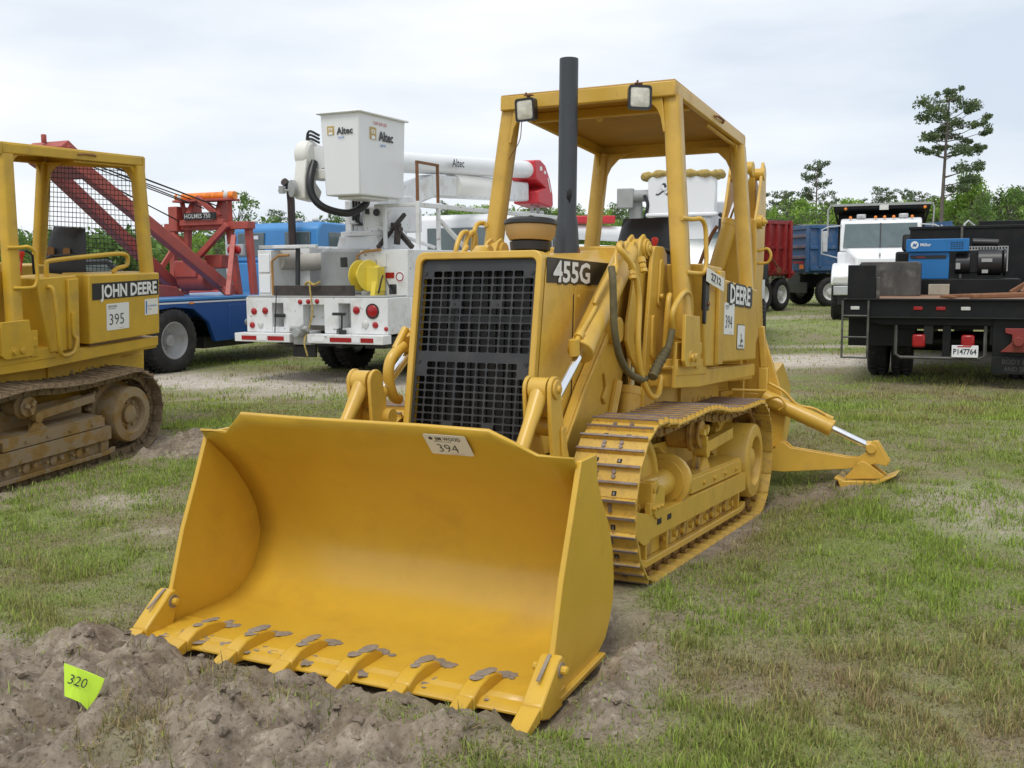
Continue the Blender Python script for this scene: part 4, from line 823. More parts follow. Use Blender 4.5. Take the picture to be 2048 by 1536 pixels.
thatch = gmix(gr(gn(40, 8, .85), .40, .60), (.10, .11, .035), (.27, .215, .125)); green = gmix(gr(gn(30, 8, .85), .40, .60), (.12, .19, .035), (.24, .27, .08)); thatch = gmix(gr(gn(1.3, 4), .42, .58), thatch, green)
far = gmix(gr(gn(.25, 5, .6), .35, .65), (.19, .29, .08), (.32, .34, .16)); cd = N.new('ShaderNodeSeparateXYZ'); L.new(tcn.outputs['Object'], cd.inputs[0]); thatch = gmix(gr(cd.outputs[1], 14, 30), thatch, far)
base = gmix(gmul(sp.outputs[0], .92), soil, thatch); base = gmix(gmul(gr(gn(75, 5, .8), .50, .62), .55), base, (.055, .042, .028)); base = gmix(gmul(gr(gn(120, 3, .7), .56, .66), .6), base, (.33, .27, .18)); base = gmix(sp.outputs[2], base, pale); base = gmix(sp.outputs[1], base, dark); L.new(base, bs.inputs['Base Color'])
bp = N.new('ShaderNodeBump'); bp.inputs['Strength'].default_value = .5; bp.inputs['Distance'].default_value = .015; L.new(gn(55, 8, .8), bp.inputs['Height']); L.new(bp.outputs[0], bs.inputs['Normal'])
me.materials.append(gm); ground = put('ground', me); ground['kind'] = 'structure'
# ---- grass: many single blades, denser near the camera ----
def blades(name, n, y0, y1, h0, h1, w, power, seed, tint, kindlabel, dens=None, bend=.5, tri=False, deadk=.28, dk=0):
    r = np.random.default_rng(seed); t = r.random(n); Y_ = y0+(y1-y0)*t**power; X_ = (r.random(n)*2-1)*(Y_*.56+1.0); cl = r.random(n) < .5
    # tufts: pull half of the blades to a jittered lattice
    fq = 7 if y0 < 5 else 2.5
    tuft = sstep(.42, .62, fbm(X_, Y_, fq, 3, 111, .6)); D = (dens or grass_density)(X_, Y_); D = D*(.38+.9*tuft) if dens is None else D; mx, my = w2m(X_, Y_); D = D*(rectd(mx, my, .55, 1.95, -1.05, 1.05) > 0)*(rectd(mx, my, -2.65, .55, -.96, .94) > 0.0)
    k = r.random(n) < D; X_, Y_ = X_[k], Y_[k]; n = len(X_); Z_ = height(X_, Y_)-.004
    H = (h0+(h1-h0)*r.random(n)**1.7)*(.45+.7*fbm(X_, Y_, 1.2, 3, 81)+.7*sstep(.45, .65, fbm(X_, Y_, fq, 3, 111, .6))); wd = w*(.7+.6*r.random(n))*(1+Y_*.055); a = r.random(n)*math.tau; dead = r.random(n) < deadk; tl = np.where(dead, .9+r.random(n)*1.6, r.random(n)*bend+.08); H = np.where(dead, H*.55, H); ta = a+math.pi/2+r.normal(0, .5, n)
    P_ = np.stack([X_, Y_, Z_], -1); ux = np.stack([np.cos(a), np.sin(a), 0*a], -1)*wd[:, None]; ld = np.stack([np.cos(ta)*tl, np.sin(ta)*tl, 0*a], -1); up = np.array([0, 0, 1.])
    A = P_-ux; B = P_+ux; m = P_+(ld*.4+up*np.clip(.6-.2*tl, .12, 1)[:, None])*H[:, None]; C1 = m-ux*.8; D1 = m+ux*.8; T = P_+(ld*1.15+up*np.clip(1-.38*tl, .12, 1)[:, None])*H[:, None]
    if tri: vs = np.stack([A, B, T], 1).reshape(-1, 3); F = np.arange(n*3).reshape(-1, 3)
    else: vs = np.stack([A, B, C1, D1, T], 1).reshape(-1, 3); b = np.arange(n)[:, None]*5; F = np.concatenate([b+[0, 1, 3], b+[0, 3, 2], b+[2, 3, 4]], 1).reshape(-1, 3)
    me = bpy.data.meshes.new(name); me.vertices.add(len(vs)); me.vertices.foreach_set('co', vs.ravel().astype(np.float32)); me.loops.add(F.size); me.loops.foreach_set('vertex_index', F.ravel().astype(np.int32)); me.polygons.add(len(F)); me.polygons.foreach_set('loop_start', np.arange(0, F.size, 3, dtype=np.int32)); me.polygons.foreach_set('loop_total', np.full(len(F), 3, np.int32)); me.update(calc_edges=True)
    dry = np.clip((fbm(X_, Y_, .8, 4, 91)-.5)*2.4+.14+r.normal(0, .22, n)+dead*.5, 0, 1)[:, None]; c = np.array(tint[0])*(1-dry)+np.array(tint[1])*dry; c = c*(.45+1.0*r.random(n))[:, None]
    ca = me.color_attributes.new('bc', 'FLOAT_COLOR', 'POINT'); cc = np.repeat(np.concatenate([c, np.ones((n, 1))], 1), 3 if tri else 5, 0); ca.data.foreach_set('color', cc.ravel().astype(np.float32))
    mt = bpy.data.materials.new(name+'_blade'); mt.use_nodes = True; q = mt.node_tree; b_ = q.nodes['Principled BSDF']; v = q.nodes.new('ShaderNodeAttribute'); v.attribute_name = 'bc'; q.links.new(v.outputs['Color'], b_.inputs['Base Color']); b_.inputs['Roughness'].default_value = .6; b_.inputs['Specular IOR Level'].default_value = .25
    tr = q.nodes.new('ShaderNodeBsdfTranslucent'); q.links.new(v.outputs['Color'], tr.inputs[0]); mxs = q.nodes.new('ShaderNodeMixShader'); mxs.inputs[0].default_value = .35; q.links.new(b_.outputs[0], mxs.inputs[1]); q.links.new(tr.outputs[0], mxs.inputs[2]); q.links.new(mxs.outputs[0], q.nodes['Material Output'].inputs[0])
    me.materials.append(mt); o = put(name, me); tag(o, kindlabel, 'grass', kind='stuff'); return n
G1, G2 = (.31, .42, .07), (.38, .28, .15)
def low(x, y): return np.clip(.35+1.1*grass_density(x, y), 0, 1)*(1-.93*dirt_mask(x, y))*(1-.8*pale_mask(x, y))
blades('grass', 360000, 2.1, 11, .020, .066, .0015, 1.4, 1, (G1, G2), 'patchy short grass growing over the sandy field')
blades('low_grass', 900000, 2.1, 12, .010, .034, .0030, 1.35, 5, ((.23, .33, .055), (.33, .25, .14)), 'low matted grass and dead stalks between the taller tufts', low, .9, tri=True, deadk=.5)
blades('far_grass', 420000, 10.2, 46, .02, .06, .0036, 1.6, 2, (G1, G2), 'grass of the field beyond the yellow crawlers', tri=True)
# dry stems and a few tufts on the spoil
def spoil(x, y): return np.clip(dirt_mask(x, y)*.7*sstep(.60, .70, fbm(x, y, 2.2, 3, 101)), 0, 1)
blades('weeds', 40000, 2.1, 5.5, .03, .09, .002, 1.2, 3, ((.14, .23, .04), (.33, .26, .14)), 'green weeds sprouting from the dug up dirt', spoil, .8)
# clods and crumbs of dug soil
mb = MB(); rr = random.Random(3)
for k in range(700):
    x = rr.uniform(-2.2, 1.6); y = rr.uniform(2.2, 4.6)
    if float(dirt_mask(np.array([x]), np.array([y]))[0]) < .5: continue
    a, b = w2m(x, y)
    if .7 < a < 1.72 and abs(b) < 1.02: continue
    s = rr.choice((.005, .006, .008, .010, .014, .022)); mb.ico((x, y, float(height(np.array([x]), np.array([y]))[0])+s*.1), s, 2 if s > .008 else 1, 0, (1.1, .95, .8), .35)
clod = mat('soil_clod', (.21, .168, .125), .95, var=.45, vscale=7, bump=.8, bscale=70, dirt=(.12, .085, .06), damt=.8, dscale=30)
o = mb.build('soil_clods', clod, smooth=0); tag(o, 'loose clods of soil scattered on the spoil before the bucket', 'soil', kind='stuff')
# marker flag
Fl = empty('marker_flag', loc=(-1.0, 2.62, 0)); tag(Fl, 'small bright yellow-green marker flag with a number, stuck in the dug dirt', 'flag')
# ================= parked trucks =================
TM = dict(
 white=mat('truck_white', (.72, .73, .73), .4, var=.04, vscale=2, coat=.1, dirt=(.36, .30, .22), damt=.42, dscale=4, speck=(RUST, 11, .66)),
 clean=mat('clean_white', (.78, .79, .80), .35, var=.02, coat=.2), fibre=mat('fibreglass', (.76, .75, .70), .45, var=.04, vscale=2),
 red=mat('oxide_red', (.40, .075, .055), .5, var=.12, vscale=5, dirt=(.25, .10, .07), damt=.5, dscale=6), tipred=mat('dump_red', (.30, .018, .018), .5, var=.12, vscale=3, dirt=(.2, .08, .05), damt=.4),
 tipblue=mat('dump_blue', (.04, .115, .25), .55, var=.1, dirt=(.25, .2, .15), damt=.4), blue=mat('truck_blue', (.010, .075, .30), .35, var=.08, coat=.2), cab=mat('cab_blue', (.05, .24, .54), .35, var=.06, coat=.2),
 weld=mat('welder_blue', (.012, .15, .40), .45, var=.06), bed=mat('bed_black', (.006, .0075, .008), .5, var=.3, vscale=3, spec=.3, dirt=(.025, .021, .018), damt=.5, dscale=5), plank=mat('rusty_floor', (.26, .15, .09), .8, var=.2, dirt=(.12, .06, .03), damt=.7, dscale=6),
 steel=mat('scraped_steel', (.085, .082, .075), .5, .3, var=.3, vscale=5, dirt=(.24, .23, .20), damt=.6, dscale=7), tyre=mat('tyre', (.022, .022, .023), .85, var=.25, vscale=6, dirt=(.09, .075, .06), damt=.5), rim=mat('steel_rim', (.50, .51, .52), .4, .3, var=.1, dirt=(.2, .15, .1), damt=.4), rimw=mat('white_rim', (.70, .70, .68), .5, var=.06),
 glass=mat('cab_glass', (.09, .125, .13), .06, var=.15, spec=.9), amber=mat('amber_lens', (.80, .22, .02), .3, var=.3, vscale=14), tail=mat('tail_red', (.34, .012, .015), .25), clear=mat('clear_lens', (.6, .6, .56), .2, var=.1), reel=mat('reel_yellow', (.70, .55, .06), .5, var=.1), teal=mat('teal_paint', (.15, .33, .38), .4),
 wood=mat('dark_board', (.055, .045, .04), .8, var=.3, vscale=9), gray=mat('primer_grey', (.34, .35, .34), .6, var=.1), redcap=mat('cap_red', (.55, .03, .04), .4, var=.06), fur=mat('boom_cover', (.40, .29, .09), .95, var=.3, vscale=20, bump=.6, bscale=50), cable=mat('steel_cable', (.06, .06, .06), .6, .5))
def wheel(parent, c, s, R=.5, w=.28, rim='rim', dual=False, name='wheel'):
    """wheel at c, outer face towards s*y"""
    Wl = empty(name, parent=parent); Wl.location = c
    for k in range(2 if dual else 1):
        off = -s*k*(w+.05); mb = MB()
        mb.lathe([(R*.60, -w*.42), (R*.66, -w/2), (R*.90, -w/2), (R*.985, -w*.40), (R, -w*.3), (R, w*.3), (R*.985, w*.40), (R*.90, w/2), (R*.66, w/2), (R*.60, w*.42)], (0, off, 0), (0, s, 0), 36, cap=False)
        n = 34
        for i in range(n):
            a = math.tau*i/n
            for q in (-1, 1): mb.box((math.cos(a+q*.04)*R, off+q*w*.22, math.sin(a+q*.04)*R), (.05, w*.30, R*.035), 0, Euler((0, -a, 0)).to_matrix() @ Euler((0, math.pi/2, 0)).to_matrix() @ Euler((0, math.pi/2, 0)).to_matrix())
        mb.build('tyre', TM['tyre'], Wl, smooth=50)
        mb = MB(); dish = [(R*.60, w*.40), (R*.57, w*.42), (R*.53, w*.20), (R*.34, -w*.05), (R*.30, -w*.02), (.12*R/.5, .02), (.10*R/.5, w*.38), (.001, w*.40)] if k == 0 and not dual else [(R*.60, w*.40), (R*.57, w*.42), (R*.53, 0), (R*.42, -w*.25), (R*.20, -w*.25), (R*.18, w*.1), (.001, w*.12)]
        mb.lathe(dish, (0, off, 0), (0, s, 0), 28, cap=False)
        for i in range(8):
            a = math.tau*i/8; bolt(mb, (R*.27*math.cos(a), off+s*(w*-.0 if not dual else -w*.25), R*.27*math.sin(a)), (0, s, 0), .016, .03)
        mb.build('rim', TM[rim], Wl, smooth=40)
    return Wl
def lamp(parent, c, d, r, mt, name='tail_lamp'):
    mb = MB(); mb.lathe([(r, -.005), (r, .006), (r*.8, .016), (.001, .02)], c, d, 16); return mb.build(name, TM[mt], parent, smooth=60)
def part(parent, name, mt, bevel=0, label=None, smooth=35, **k):
    mb = MB(); return mb
def az(a): return math.radians(90-a)

# ---------- bucket truck (left) ----------
T = empty('bucket_truck', loc=(-2.76, 14.2, 0), rz=az(25)); tag(T, 'white utility bucket truck with its square lift basket raised behind the crawler hood', 'bucket truck')
Wt = TM['white']
def P_(name, fn, mt, parent=None, bevel=.008, smooth=35, label=None):
    mb = MB(); fn(mb); return mb.build(name, mt, parent or T, bevel=bevel, smooth=smooth, label=label)
P_('tail_panel', lambda m: (m.bb((0, -1.2, .70), (.9, -.60, 1.20)), m.bb((0, .74, .70), (.9, 1.2, 1.20)), m.bb((0, -.40, .70), (.9, -.16, 1.2)), m.bb((0, .20, .70), (.9, .54, 1.2)), m.bb((0, -.60, .70), (.9, -.40, .78)), m.bb((0, -.60, 1.12), (.9, -.40, 1.2)), m.bb((0, .54, .70), (.9, .74, .78)), m.bb((0, .54, 1.12), (.9, .74, 1.2)), m.bb((.25, -.6, .78), (.3, -.4, 1.12)), m.bb((.25, .54, .78), (.3, .74, 1.12)), m.bb((.15, -.16, .80), (.9, .20, 1.10)), m.bb((0, -.16, 1.1), (.9, .20, 1.2))), Wt)
P_('bumper', lambda m: (m.bb((-.22, -1.25, .58), (0, -.02, .70)), m.bb((-.22, .28, .58), (0, 1.25, .70))), Wt, bevel=.006)
for y0, y1 in ((-1.1, -.9), (-.75, -.40), (.38, .66), (.86, 1.12)): P_('reflector_strip', lambda m: m.bb((-.226, y0, .605), (-.218, y1, .665)), TM['tail'], bevel=0)
for y0, y1 in ((-.88, -.77), (-.30, -.10), (.68, .84)): P_('reflector_strip', lambda m: m.bb((-.226, y0, .605), (-.218, y1, .665)), TM['clean'], bevel=0)
for y, z, r, c in ((1.06, 1.0, .05, 'tail'), (.86, 1.01, .05, 'tail'), (1.10, .80, .045, 'tail'), (.95, .81, .05, 'clear'), (-.70, 1.03, .055, 'tail'), (-.96, 1.02, .085, 'tail'), (-.84, .84, .055, 'clear'), (-1.0, .83, .045, 'tail'), (.24, 1.14, .035, 'tail'), (.10, 1.145, .035, 'tail'), (-.05, 1.15, .035, 'tail'), (-1.17, .78, .03, 'tail')): lamp(T, (-.004, y, z), (-1, 0, 0), r, c)
P_('lamp_bezel', lambda m: m.lathe([(.105, 0), (.105, .01), (.085, .01)], (-.001, -.96, 1.02), (-1, 0, 0), 20, cap=False), M['black'], bevel=0)
P_('hitch', lambda m: (m.bb((-.15, -.03, .55), (.1, .27, .74)), m.cyl((-.30, .12, .72), (-.1, .12, .72), .06, 12), m.cyl((-.2, -.02, .78), (-.2, .26, .78), .035, 10), m.beam((-.2, .05, .82), (-.25, .2, .70), .06, .05)), TM['gray'])
P_('outrigger_lever', lambda m: (m.cyl((-.08, -.50, .72), (-.06, -.50, .98), .014, 8), m.bb((-.1, -.56, .96), (-.05, -.36, 1.0)), m.bb((-.1, -.55, .70), (-.03, -.46, .76)), m.cyl((-.06, .66, .66), (-.06, .60, 1.32), .009, 6), m.bb((-.06, .5, .92), (0, .66, .97))), M['black'])
P_('deck_board', lambda m: m.bb((.05, -.62, 1.22), (.10, .74, 1.37)), TM['wood'])
P_('deck', lambda m: m.bb((.0, -1.18, 1.20), (4.0, 1.18, 1.225)), TM['gray'])
P_('rope', lambda m: (m.tube(spline([(-.02, .05, 1.40), (-.06, .02, 1.30), (-.08, -.02, 1.0), (-.12, .03, .75), (-.26, .0, .60), (-.25, -.04, .40)], 5), .012, 6), m.tube(spline([(.02, .16, 1.38), (0, .08, 1.42), (.0, 0, 1.38), (.02, -.1, 1.42)], 5), .02, 6)), TM['fur'], bevel=0)
# side boxes
P_('left_side_box', lambda m: (m.bb((.9, .72, .72), (4.1, 1.2, 1.92)), m.bb((.3, .96, 1.2), (.9, 1.2, 1.88))), Wt)
P_('left_side_box', lambda m: [m.bb((.285, .98, z), (.30, 1.18, z+.26)) for z in (1.26, 1.56)], TM['clean'], bevel=.004)
P_('right_side_box', lambda m: (m.bb((.55, -1.2, 1.20), (4.1, -.42, 1.86)), m.bb((.92, -1.2, .62), (4.1, -.8, 1.2))), Wt)
for x0, x1, z0, z1 in ((.60, 1.02, .72, 1.18), (1.08, 2.0, .66, 1.80), (2.06, 3.1, 1.15, 1.80), (3.16, 4.0, .68, 1.80)): 
    d = P_('locker_door', lambda m: m.bb((x0, -1.216, z0), (x1, -1.199, z1)), Wt, bevel=.004); P_('door_latch', lambda m: m.bb((x0+.06, -1.228, (z0+z1)/2-.05), (x0+.12, -1.214, (z0+z1)/2+.05)), TM['rim'], d, 0)
d = P_('locker_door', lambda m: m.bb((.535, -.86, 1.62), (.552, -.62, 1.82)), Wt, bevel=.004)
P_('reel', lambda m: (m.lathe([(.22, -.10), (.22, -.08), (.10, -.08), (.10, .08), (.22, .08), (.22, .10), (.04, .12)], (.38, -.60, 1.50), (.3, 1, 0), 22), m.prism([(.25, 1.22), (.52, 1.22), (.46, 1.50), (.40, 1.64), (.32, 1.50)], 1, -.84, -.76), m.bb((.3, -.86, 1.28), (.5, -.66, 1.62))), TM['reel'], bevel=.006)
P_('control_handle', lambda m: (m.tube([(.25, -.90, 1.25), (.28, -.94, 1.45), (.35, -.92, 1.50)], .014, 6), m.tube([(.25, -1.12, 1.25), (.3, -1.0, 1.45)], .012, 6), m.bb((.3, -1.14, 1.24), (.35, -1.04, 1.38)), m.cyl((.2, -.38, 1.62), (.2, -.38, 1.76), .05, 10)), M['black'])
P_('warning_label', lambda m: (m.bb((.545, -.98, 1.46), (.549, -.84, 1.54)),), TM['tail'], bevel=0)
q = P_('warning_label', lambda m: (m.lathe([(.08, 0), (.08, .003)], (.549, -1.07, 1.48), (-1, 0, 0), 20),), TM['clean'], bevel=0)
P_('warning_ring', lambda m: m.lathe([(.065, 0), (.065, .002), (.05, .002), (.05, 0)], (.545, -1.07, 1.48), (-1, 0, 0), 20, cap=False), TM['tail'], q, 0)
P_('gauge', lambda m: [m.lathe([(.05, 0), (.05, .012), (.03, .015), (.001, .015)], (1.09, y, 1.55), (-1, 0, 0), 16) for y in (.18, .05)], TM['rim'], bevel=0)
P_('rust_frame', lambda m: (m.tube([(.5, -.40, 1.3), (.5, -.40, 1.78), (.5, -.52, 1.84), (.5, -.8, 1.86)], .018, 6), m.tube([(.28, .93, 1.22), (.28, .93, 1.72), (.28, .80, 1.80), (.28, .62, 1.80)], .02, 6)), mat('rust_orange', (.40, .20, .06), .8, var=.2), bevel=0)
P_('black_pole', lambda m: m.cyl((.4, .58, 1.22), (.5, .62, 1.95), .035, 10), M['black'], bevel=0)
P_('round_tank', lambda m: m.lathe([(.40, 0), (.41, .30), (.40, .62), (.36, .66)], (1.05, .12, 1.23), (0, 0, 1), 28), TM['gray'], bevel=.01)
P_('canvas_roll', lambda m: (m.cyl((.5, 1.0, 1.74), (2.2, .8, 1.74), .15, 18), m.cyl((.9, .9, 1.70), (1.0, .2, 1.72), .13, 16)), mat('canvas', (.42, .40, .36), .9, var=.15, bump=.3), bevel=0)
P_('top_rail', lambda m: (m.bb((.35, .95, 1.90), (4.1, 1.22, 1.95)), m.bb((.35, .2, 1.90), (.42, 1.22, 1.95)), m.bb((.9, .35, 1.5), (.95, .42, 1.92))), Wt)
# pedestal, turret, booms
P_('pedestal', lambda m: (m.prism([(.52, 1.22), (.42, 1.45), (.36, 1.9), (.30, 2.08), (-.36, 2.08), (-.42, 1.8), (-.50, 1.22)], 0, 1.1, 2.0), m.lathe([(.50, 0), (.50, .07), (.42, .08)], (1.55, -.02, 2.08), (0, 0, 1), 24), m.prism([(.50, 1.22), (.30, 1.22), (.0, 1.46), (-.1, 1.22), (-.3, 1.22)], 0, 1.08, 1.1)), Wt)
tur = P_('turret', lambda m: (m.bb((1.25, .18, 2.15), (2.1, .30, 2.62)), m.prism([(1.2, 2.15), (1.15, 2.5), (1.35, 2.66), (1.9, 2.70), (2.2, 2.5), (2.2, 2.15)], 1, -.50, -.06), m.bb((1.3, -.06, 2.15), (2.1, .18, 2.25)), m.bb((1.15, .05, 2.26), (1.6, .17, 2.42))), Wt, bevel=.02)
P_('turret_port', lambda m: (m.cyl((1.155, -.33, 2.42), (1.140, -.33, 2.42), .055, 14), m.bb((1.14, -.20, 2.40), (1.16, -.14, 2.48))), M['black'], tur, 0)
lowb = P_('lower_boom', lambda m: (m.beam((1.7, .05, 2.55), (3.2, -.05, 2.95), .30, .36), m.beam((3.1, -.05, 2.95), (6.8, -.13, 3.07), .32, .36)), Wt, bevel=.03)
P_('boom_sleeve', lambda m: m.cyl((3.9, -.1, 3.0), (5.9, -.13, 3.06), .21, 20), TM['fibre'], bevel=0)
upb = P_('upper_boom', lambda m: m.cyl((.3, .06, 3.16), (6.8, -.26, 3.50), .165, 26), TM['clean'], bevel=0)
text('Altec', upb, M['ink'], (3.5, -.33, 3.28), (1, -.05, .05), (0, 0, 1), .13, 1.0, .02, .02, maxw=.62); 
P_('elbow_cover', lambda m: m.prism([(x-1.2, z-.05) for x, z in [(7.9, 3.72), (8.2, 3.75), (8.45, 3.66), (8.68, 3.40), (8.82, 3.1), (8.84, 2.88), (8.7, 2.84), (8.05, 2.90), (8.05, 3.14), (8.4, 3.22), (7.95, 3.36)]], 1, -.46, .08), TM['redcap'], bevel=.03)
P_('boom_sticker', lambda m: (m.bb((6.95, -.468, 3.49), (7.05, -.46, 3.57)), m.bb((7.15, -.468, 3.44), (7.24, -.46, 3.50)), m.beam((7.34, -.466, 3.36), (7.48, -.466, 3.1), .008, .04)), TM['clean'], bevel=0)
P_('boom_strut', lambda m: (m.beam((7.15, -.2, 2.82), (7.1, -.2, 2.5), .06, .06), m.beam((7.4, -.2, 2.82), (7.55, -.2, 2.5), .06, .06), m.bb((6.8, -.5, 2.44), (7.8, .3, 2.52))), TM['rim'])
tip = P_('boom_tip', lambda m: (m.lathe([(.16, -.12), (.21, -.08), (.21, .08), (.16, .12)], (.32, .26, 3.20), (0, 1, 0), 22), m.prism([(.15, 3.2), (.42, 3.2), (.36, 2.82), (.50, 2.70), (.42, 2.55), (.08, 2.58), (.08, 2.85)], 1, .16, .34), m.bb((.3, -.28, 2.85), (.55, .2, 3.0))), TM['fibre'], bevel=.02)
P_('leveling_sheave', lambda m: (m.lathe([(.055, 0), (.12, .01), (.12, .06), (.05, .07)], (.05, .30, 2.72), (-1, .6, 0), 18), m.cyl((.05, .36, 2.70), (.0, .55, 2.70), .015, 6), m.cyl((.02, .50, 2.66), (.02, .50, 2.76), .05, 8)), TM['gray'], bevel=0)
P_('boom_hose', lambda m: m.tube(spline([(.28, .13, 3.10), (.14, .10, 2.85), (.12, .06, 2.62), (.20, -.08, 2.45), (.45, -.30, 2.38), (.75, -.38, 2.50), (.95, -.30, 2.62)], 6), .055, 10), M['black'], bevel=0, smooth=60)
P_('hose_bundle', lambda m: [m.tube(spline([(1.0, -.12+i*.05, 2.9), (1.05, -.1+i*.05, 2.5), (1.2, .02+i*.04, 2.3), (1.5, .1, 2.25)], 5), .022, 6) for i in range(3)]+[m.tube(spline([(.35, .30, 3.3+i*.03), (.25, .18, 3.42+i*.05), (.32, .05, 3.36+i*.05)], 4), .018, 6) for i in range(3)], M['black'], bevel=0, smooth=60)
bk = P_('basket', lambda m: (m.add([(x*k, y*k2, z) for z, k, k2 in ((2.60, .94, .90), (3.70, 1, 1)) for x, y in ((-.60, -.31), (.60, -.31), (.60, .31), (-.60, .31))], [(0, 3, 2, 1), (0, 1, 5, 4), (1, 2, 6, 5), (2, 3, 7, 6), (3, 0, 4, 7)]), m.bb((-.645, -.355, 3.68), (.645, -.30, 3.715)), m.bb((-.645, .30, 3.68), (.645, .355, 3.715)), m.bb((-.645, -.30, 3.68), (-.59, .30, 3.715)), m.bb((.59, -.30, 3.68), (.645, .30, 3.715)), m.bb((-.40, -.2, 2.56), (.3, .2, 2.6))), TM['clean'], bevel=.02)
bk.location = (.52, -.56, -.01)
def decalb(o, ux, w):
    uz = V((0, 0, 1)); o = V(o); ux = V(ux)
    text('Altec', bk, M['ink'], o+ux*w*.36, ux, uz, w*.21, 1.0, .03, .012, maxw=w*.62)
    lg = plate('logo', bk, mat('logo_gold', (.50, .36, .12), .5), o, ux, uz, w*.26, w*.27, .010)
    n = ux.cross(uz); plate('logo_gap', lg, TM['clean'], o+ux*w*.06+n*.009+uz*0, ux, uz, w*.14, w*.08, .003); plate('logo_gap', lg, TM['clean'], o+ux*w*.06+n*.009+uz*w*.13, ux, uz, w*.14, w*.08, .003); plate('logo_gap', lg, mat('logo_gold2', (.50, .36, .12), .5), o+ux*w*.10+n*.012+uz*w*.15, ux, uz, w*.06, w*.04, .003)
    text('6644', bk, M['inkblue'], o+ux*w*.42-uz*w*.14, ux, uz, w*.075, 1.1, .0, .012, maxw=w*.3)
decalb((-.590, .20, 3.41), (0, -1, 0), .42); decalb((-.33, -.302, 3.36), (1, 0, 0), .60)
text('CAP 600 LBS', bk, M['inkred'], (-.25, -.305, 3.56), (1, 0, 0), (0, 0, 1), .045, 1, 0, .012, maxw=.42)
# ladder rack beside the turret, crew cab, chassis
rk = P_('ladder_rack', lambda m: (m.beam((1.0, -1.12, 1.86), (1.0, -1.12, 2.55), .055, .055), m.beam((1.6, -1.12, 1.86), (1.6, -1.12, 2.55), .055, .055), m.beam((1.0, -1.12, 2.50), (6.6, -1.12, 2.52), .05, .07), m.beam((1.0, -1.12, 2.50), (1.0, -.4, 2.50), .05, .05), m.beam((1.65, -1.12, 2.3), (2.5, -1.12, 1.88), .05, .06), m.beam((4.4, -1.12, 1.86), (4.4, -1.12, 2.5), .05, .05), m.beam((1.05, -.4, 2.2), (1.7, -1.0, 1.9), .05, .05), m.beam((.95, -.6, 1.88), (.95, -.6, 2.5), .05, .05)), Wt)
P_('rack_post', lambda m: (m.beam((1.0, -1.12, 2.48), (1.0, -1.12, 3.10), .035, .035), m.beam((1.6, -1.12, 2.48), (1.6, -1.12, 3.10), .035, .035), m.beam((.98, -1.12, 3.10), (1.62, -1.12, 3.10), .035, .035)), M['rust'], bevel=0)
P_('hook_rack', lambda m: (m.beam((.9, -.5, 1.9), (1.5, -.6, 2.4), .05, .05), m.beam((1.2, -.9, 1.9), (1.3, -.5, 2.25), .06, .06), m.beam((.9, -.9, 2.15), (1.5, -.5, 2.2), .05, .05), m.cyl((1.1, -.7, 1.95), (1.15, -.7, 2.25), .05, 8)), TM['wood'], bevel=0)
P_('crew_cab', lambda m: (m.bb((4.25, -1.12, .65), (6.9, 1.12, 1.72)), m.prism([(4.25, 1.72), (4.35, 2.46), (4.5, 2.54), (6.6, 2.52), (6.75, 2.44), (6.98, 1.72)], 1, -1.08, 1.08), m.prism([(6.9, .65), (6.9, 1.70), (8.3, 1.55), (8.5, 1.30), (8.5, .65)], 1, -.95, .95)), TM['clean'], bevel=.03)
for x0, x1 in ((4.50, 5.20), (5.30, 6.0), (6.1, 6.65)): P_('side_window', lambda m: m.bb((x0, -1.105, 1.78), (x1, -1.070, 2.32)), TM['glass'], bevel=.01)
P_('rear_window', lambda m: m.bb((4.27, -.6, 1.9), (4.33, .6, 2.3)), TM['glass'], bevel=.01)
P_('chassis', lambda m: (m.bb((0, -.45, .50), (7.8, -.35, .78)), m.bb((0, .35, .50), (7.8, .45, .78)), m.bb((1.9, -.6, .42), (2.5, .6, .60)), m.bb((.1, -1.1, .50), (.8, -.75, .66)), m.bb((3.3, -1.15, .4), (4.2, -.6, .7)), m.bb((.2, .15, .34), (.24, .55, .62))), M['black'])
for s in (1, -1):
    wheel(T, (2.1, s*1.05, .49), s, .49, .26, dual=True); wheel(T, (7.3, s*1.02, .49), s, .49, .28)
    P_('mud_flap', lambda m: m.bb((1.38, s*.60, .40), (1.40, s*1.15, .85)), M['black'], bevel=0)

# ---------- wrecker ----------
T = empty('wrecker_truck', loc=(-6.4, 16.4, 0), rz=az(24)); tag(T, 'blue tow wrecker with red twin boom mast, partly behind the muddy crawler', 'tow truck')
Bl, Rd = TM['blue'], TM['red']
P_('bed', lambda m: (m.prism([(-2.6, .50), (-2.6, 1.12), (3.9, 1.12), (3.9, .42), (.95, .42), (.80, .75), (.45, .98), (0, 1.02), (-.45, .98), (-.80, .75), (-.9, .50)], 1, -1.20, -1.12), m.prism([(-2.6, .50), (-2.6, 1.12), (3.9, 1.12), (3.9, .42), (.95, .42), (.80, .75), (.45, .98), (0, 1.02), (-.45, .98), (-.80, .75), (-.9, .50)], 1, 1.12, 1.20), m.bb((-2.6, -1.13, 1.02), (3.9, 1.13, 1.115))), Bl, bevel=.01)
P_('bed_trim', lambda m: m.bb((-2.62, -1.215, 1.12), (3.92, 1.215, 1.16)), TM['cab'], bevel=.006)
P_('pin_stripe', lambda m: m.bb((-2.6, -1.206, 1.075), (3.9, -1.198, 1.10)), TM['clean'], bevel=0)
for x in (.35, 2.4, 3.6): P_('side_marker', lambda m: m.bb((x, -1.215, 1.06), (x+.1, -1.20, 1.09)), TM['amber'], bevel=0)
P_('tool_door', lambda m: (m.bb((1.3, -1.208, .46), (2.5, -1.199, 1.02)), m.bb((2.56, -1.208, .46), (3.8, -1.199, 1.02))), Bl, bevel=.006)
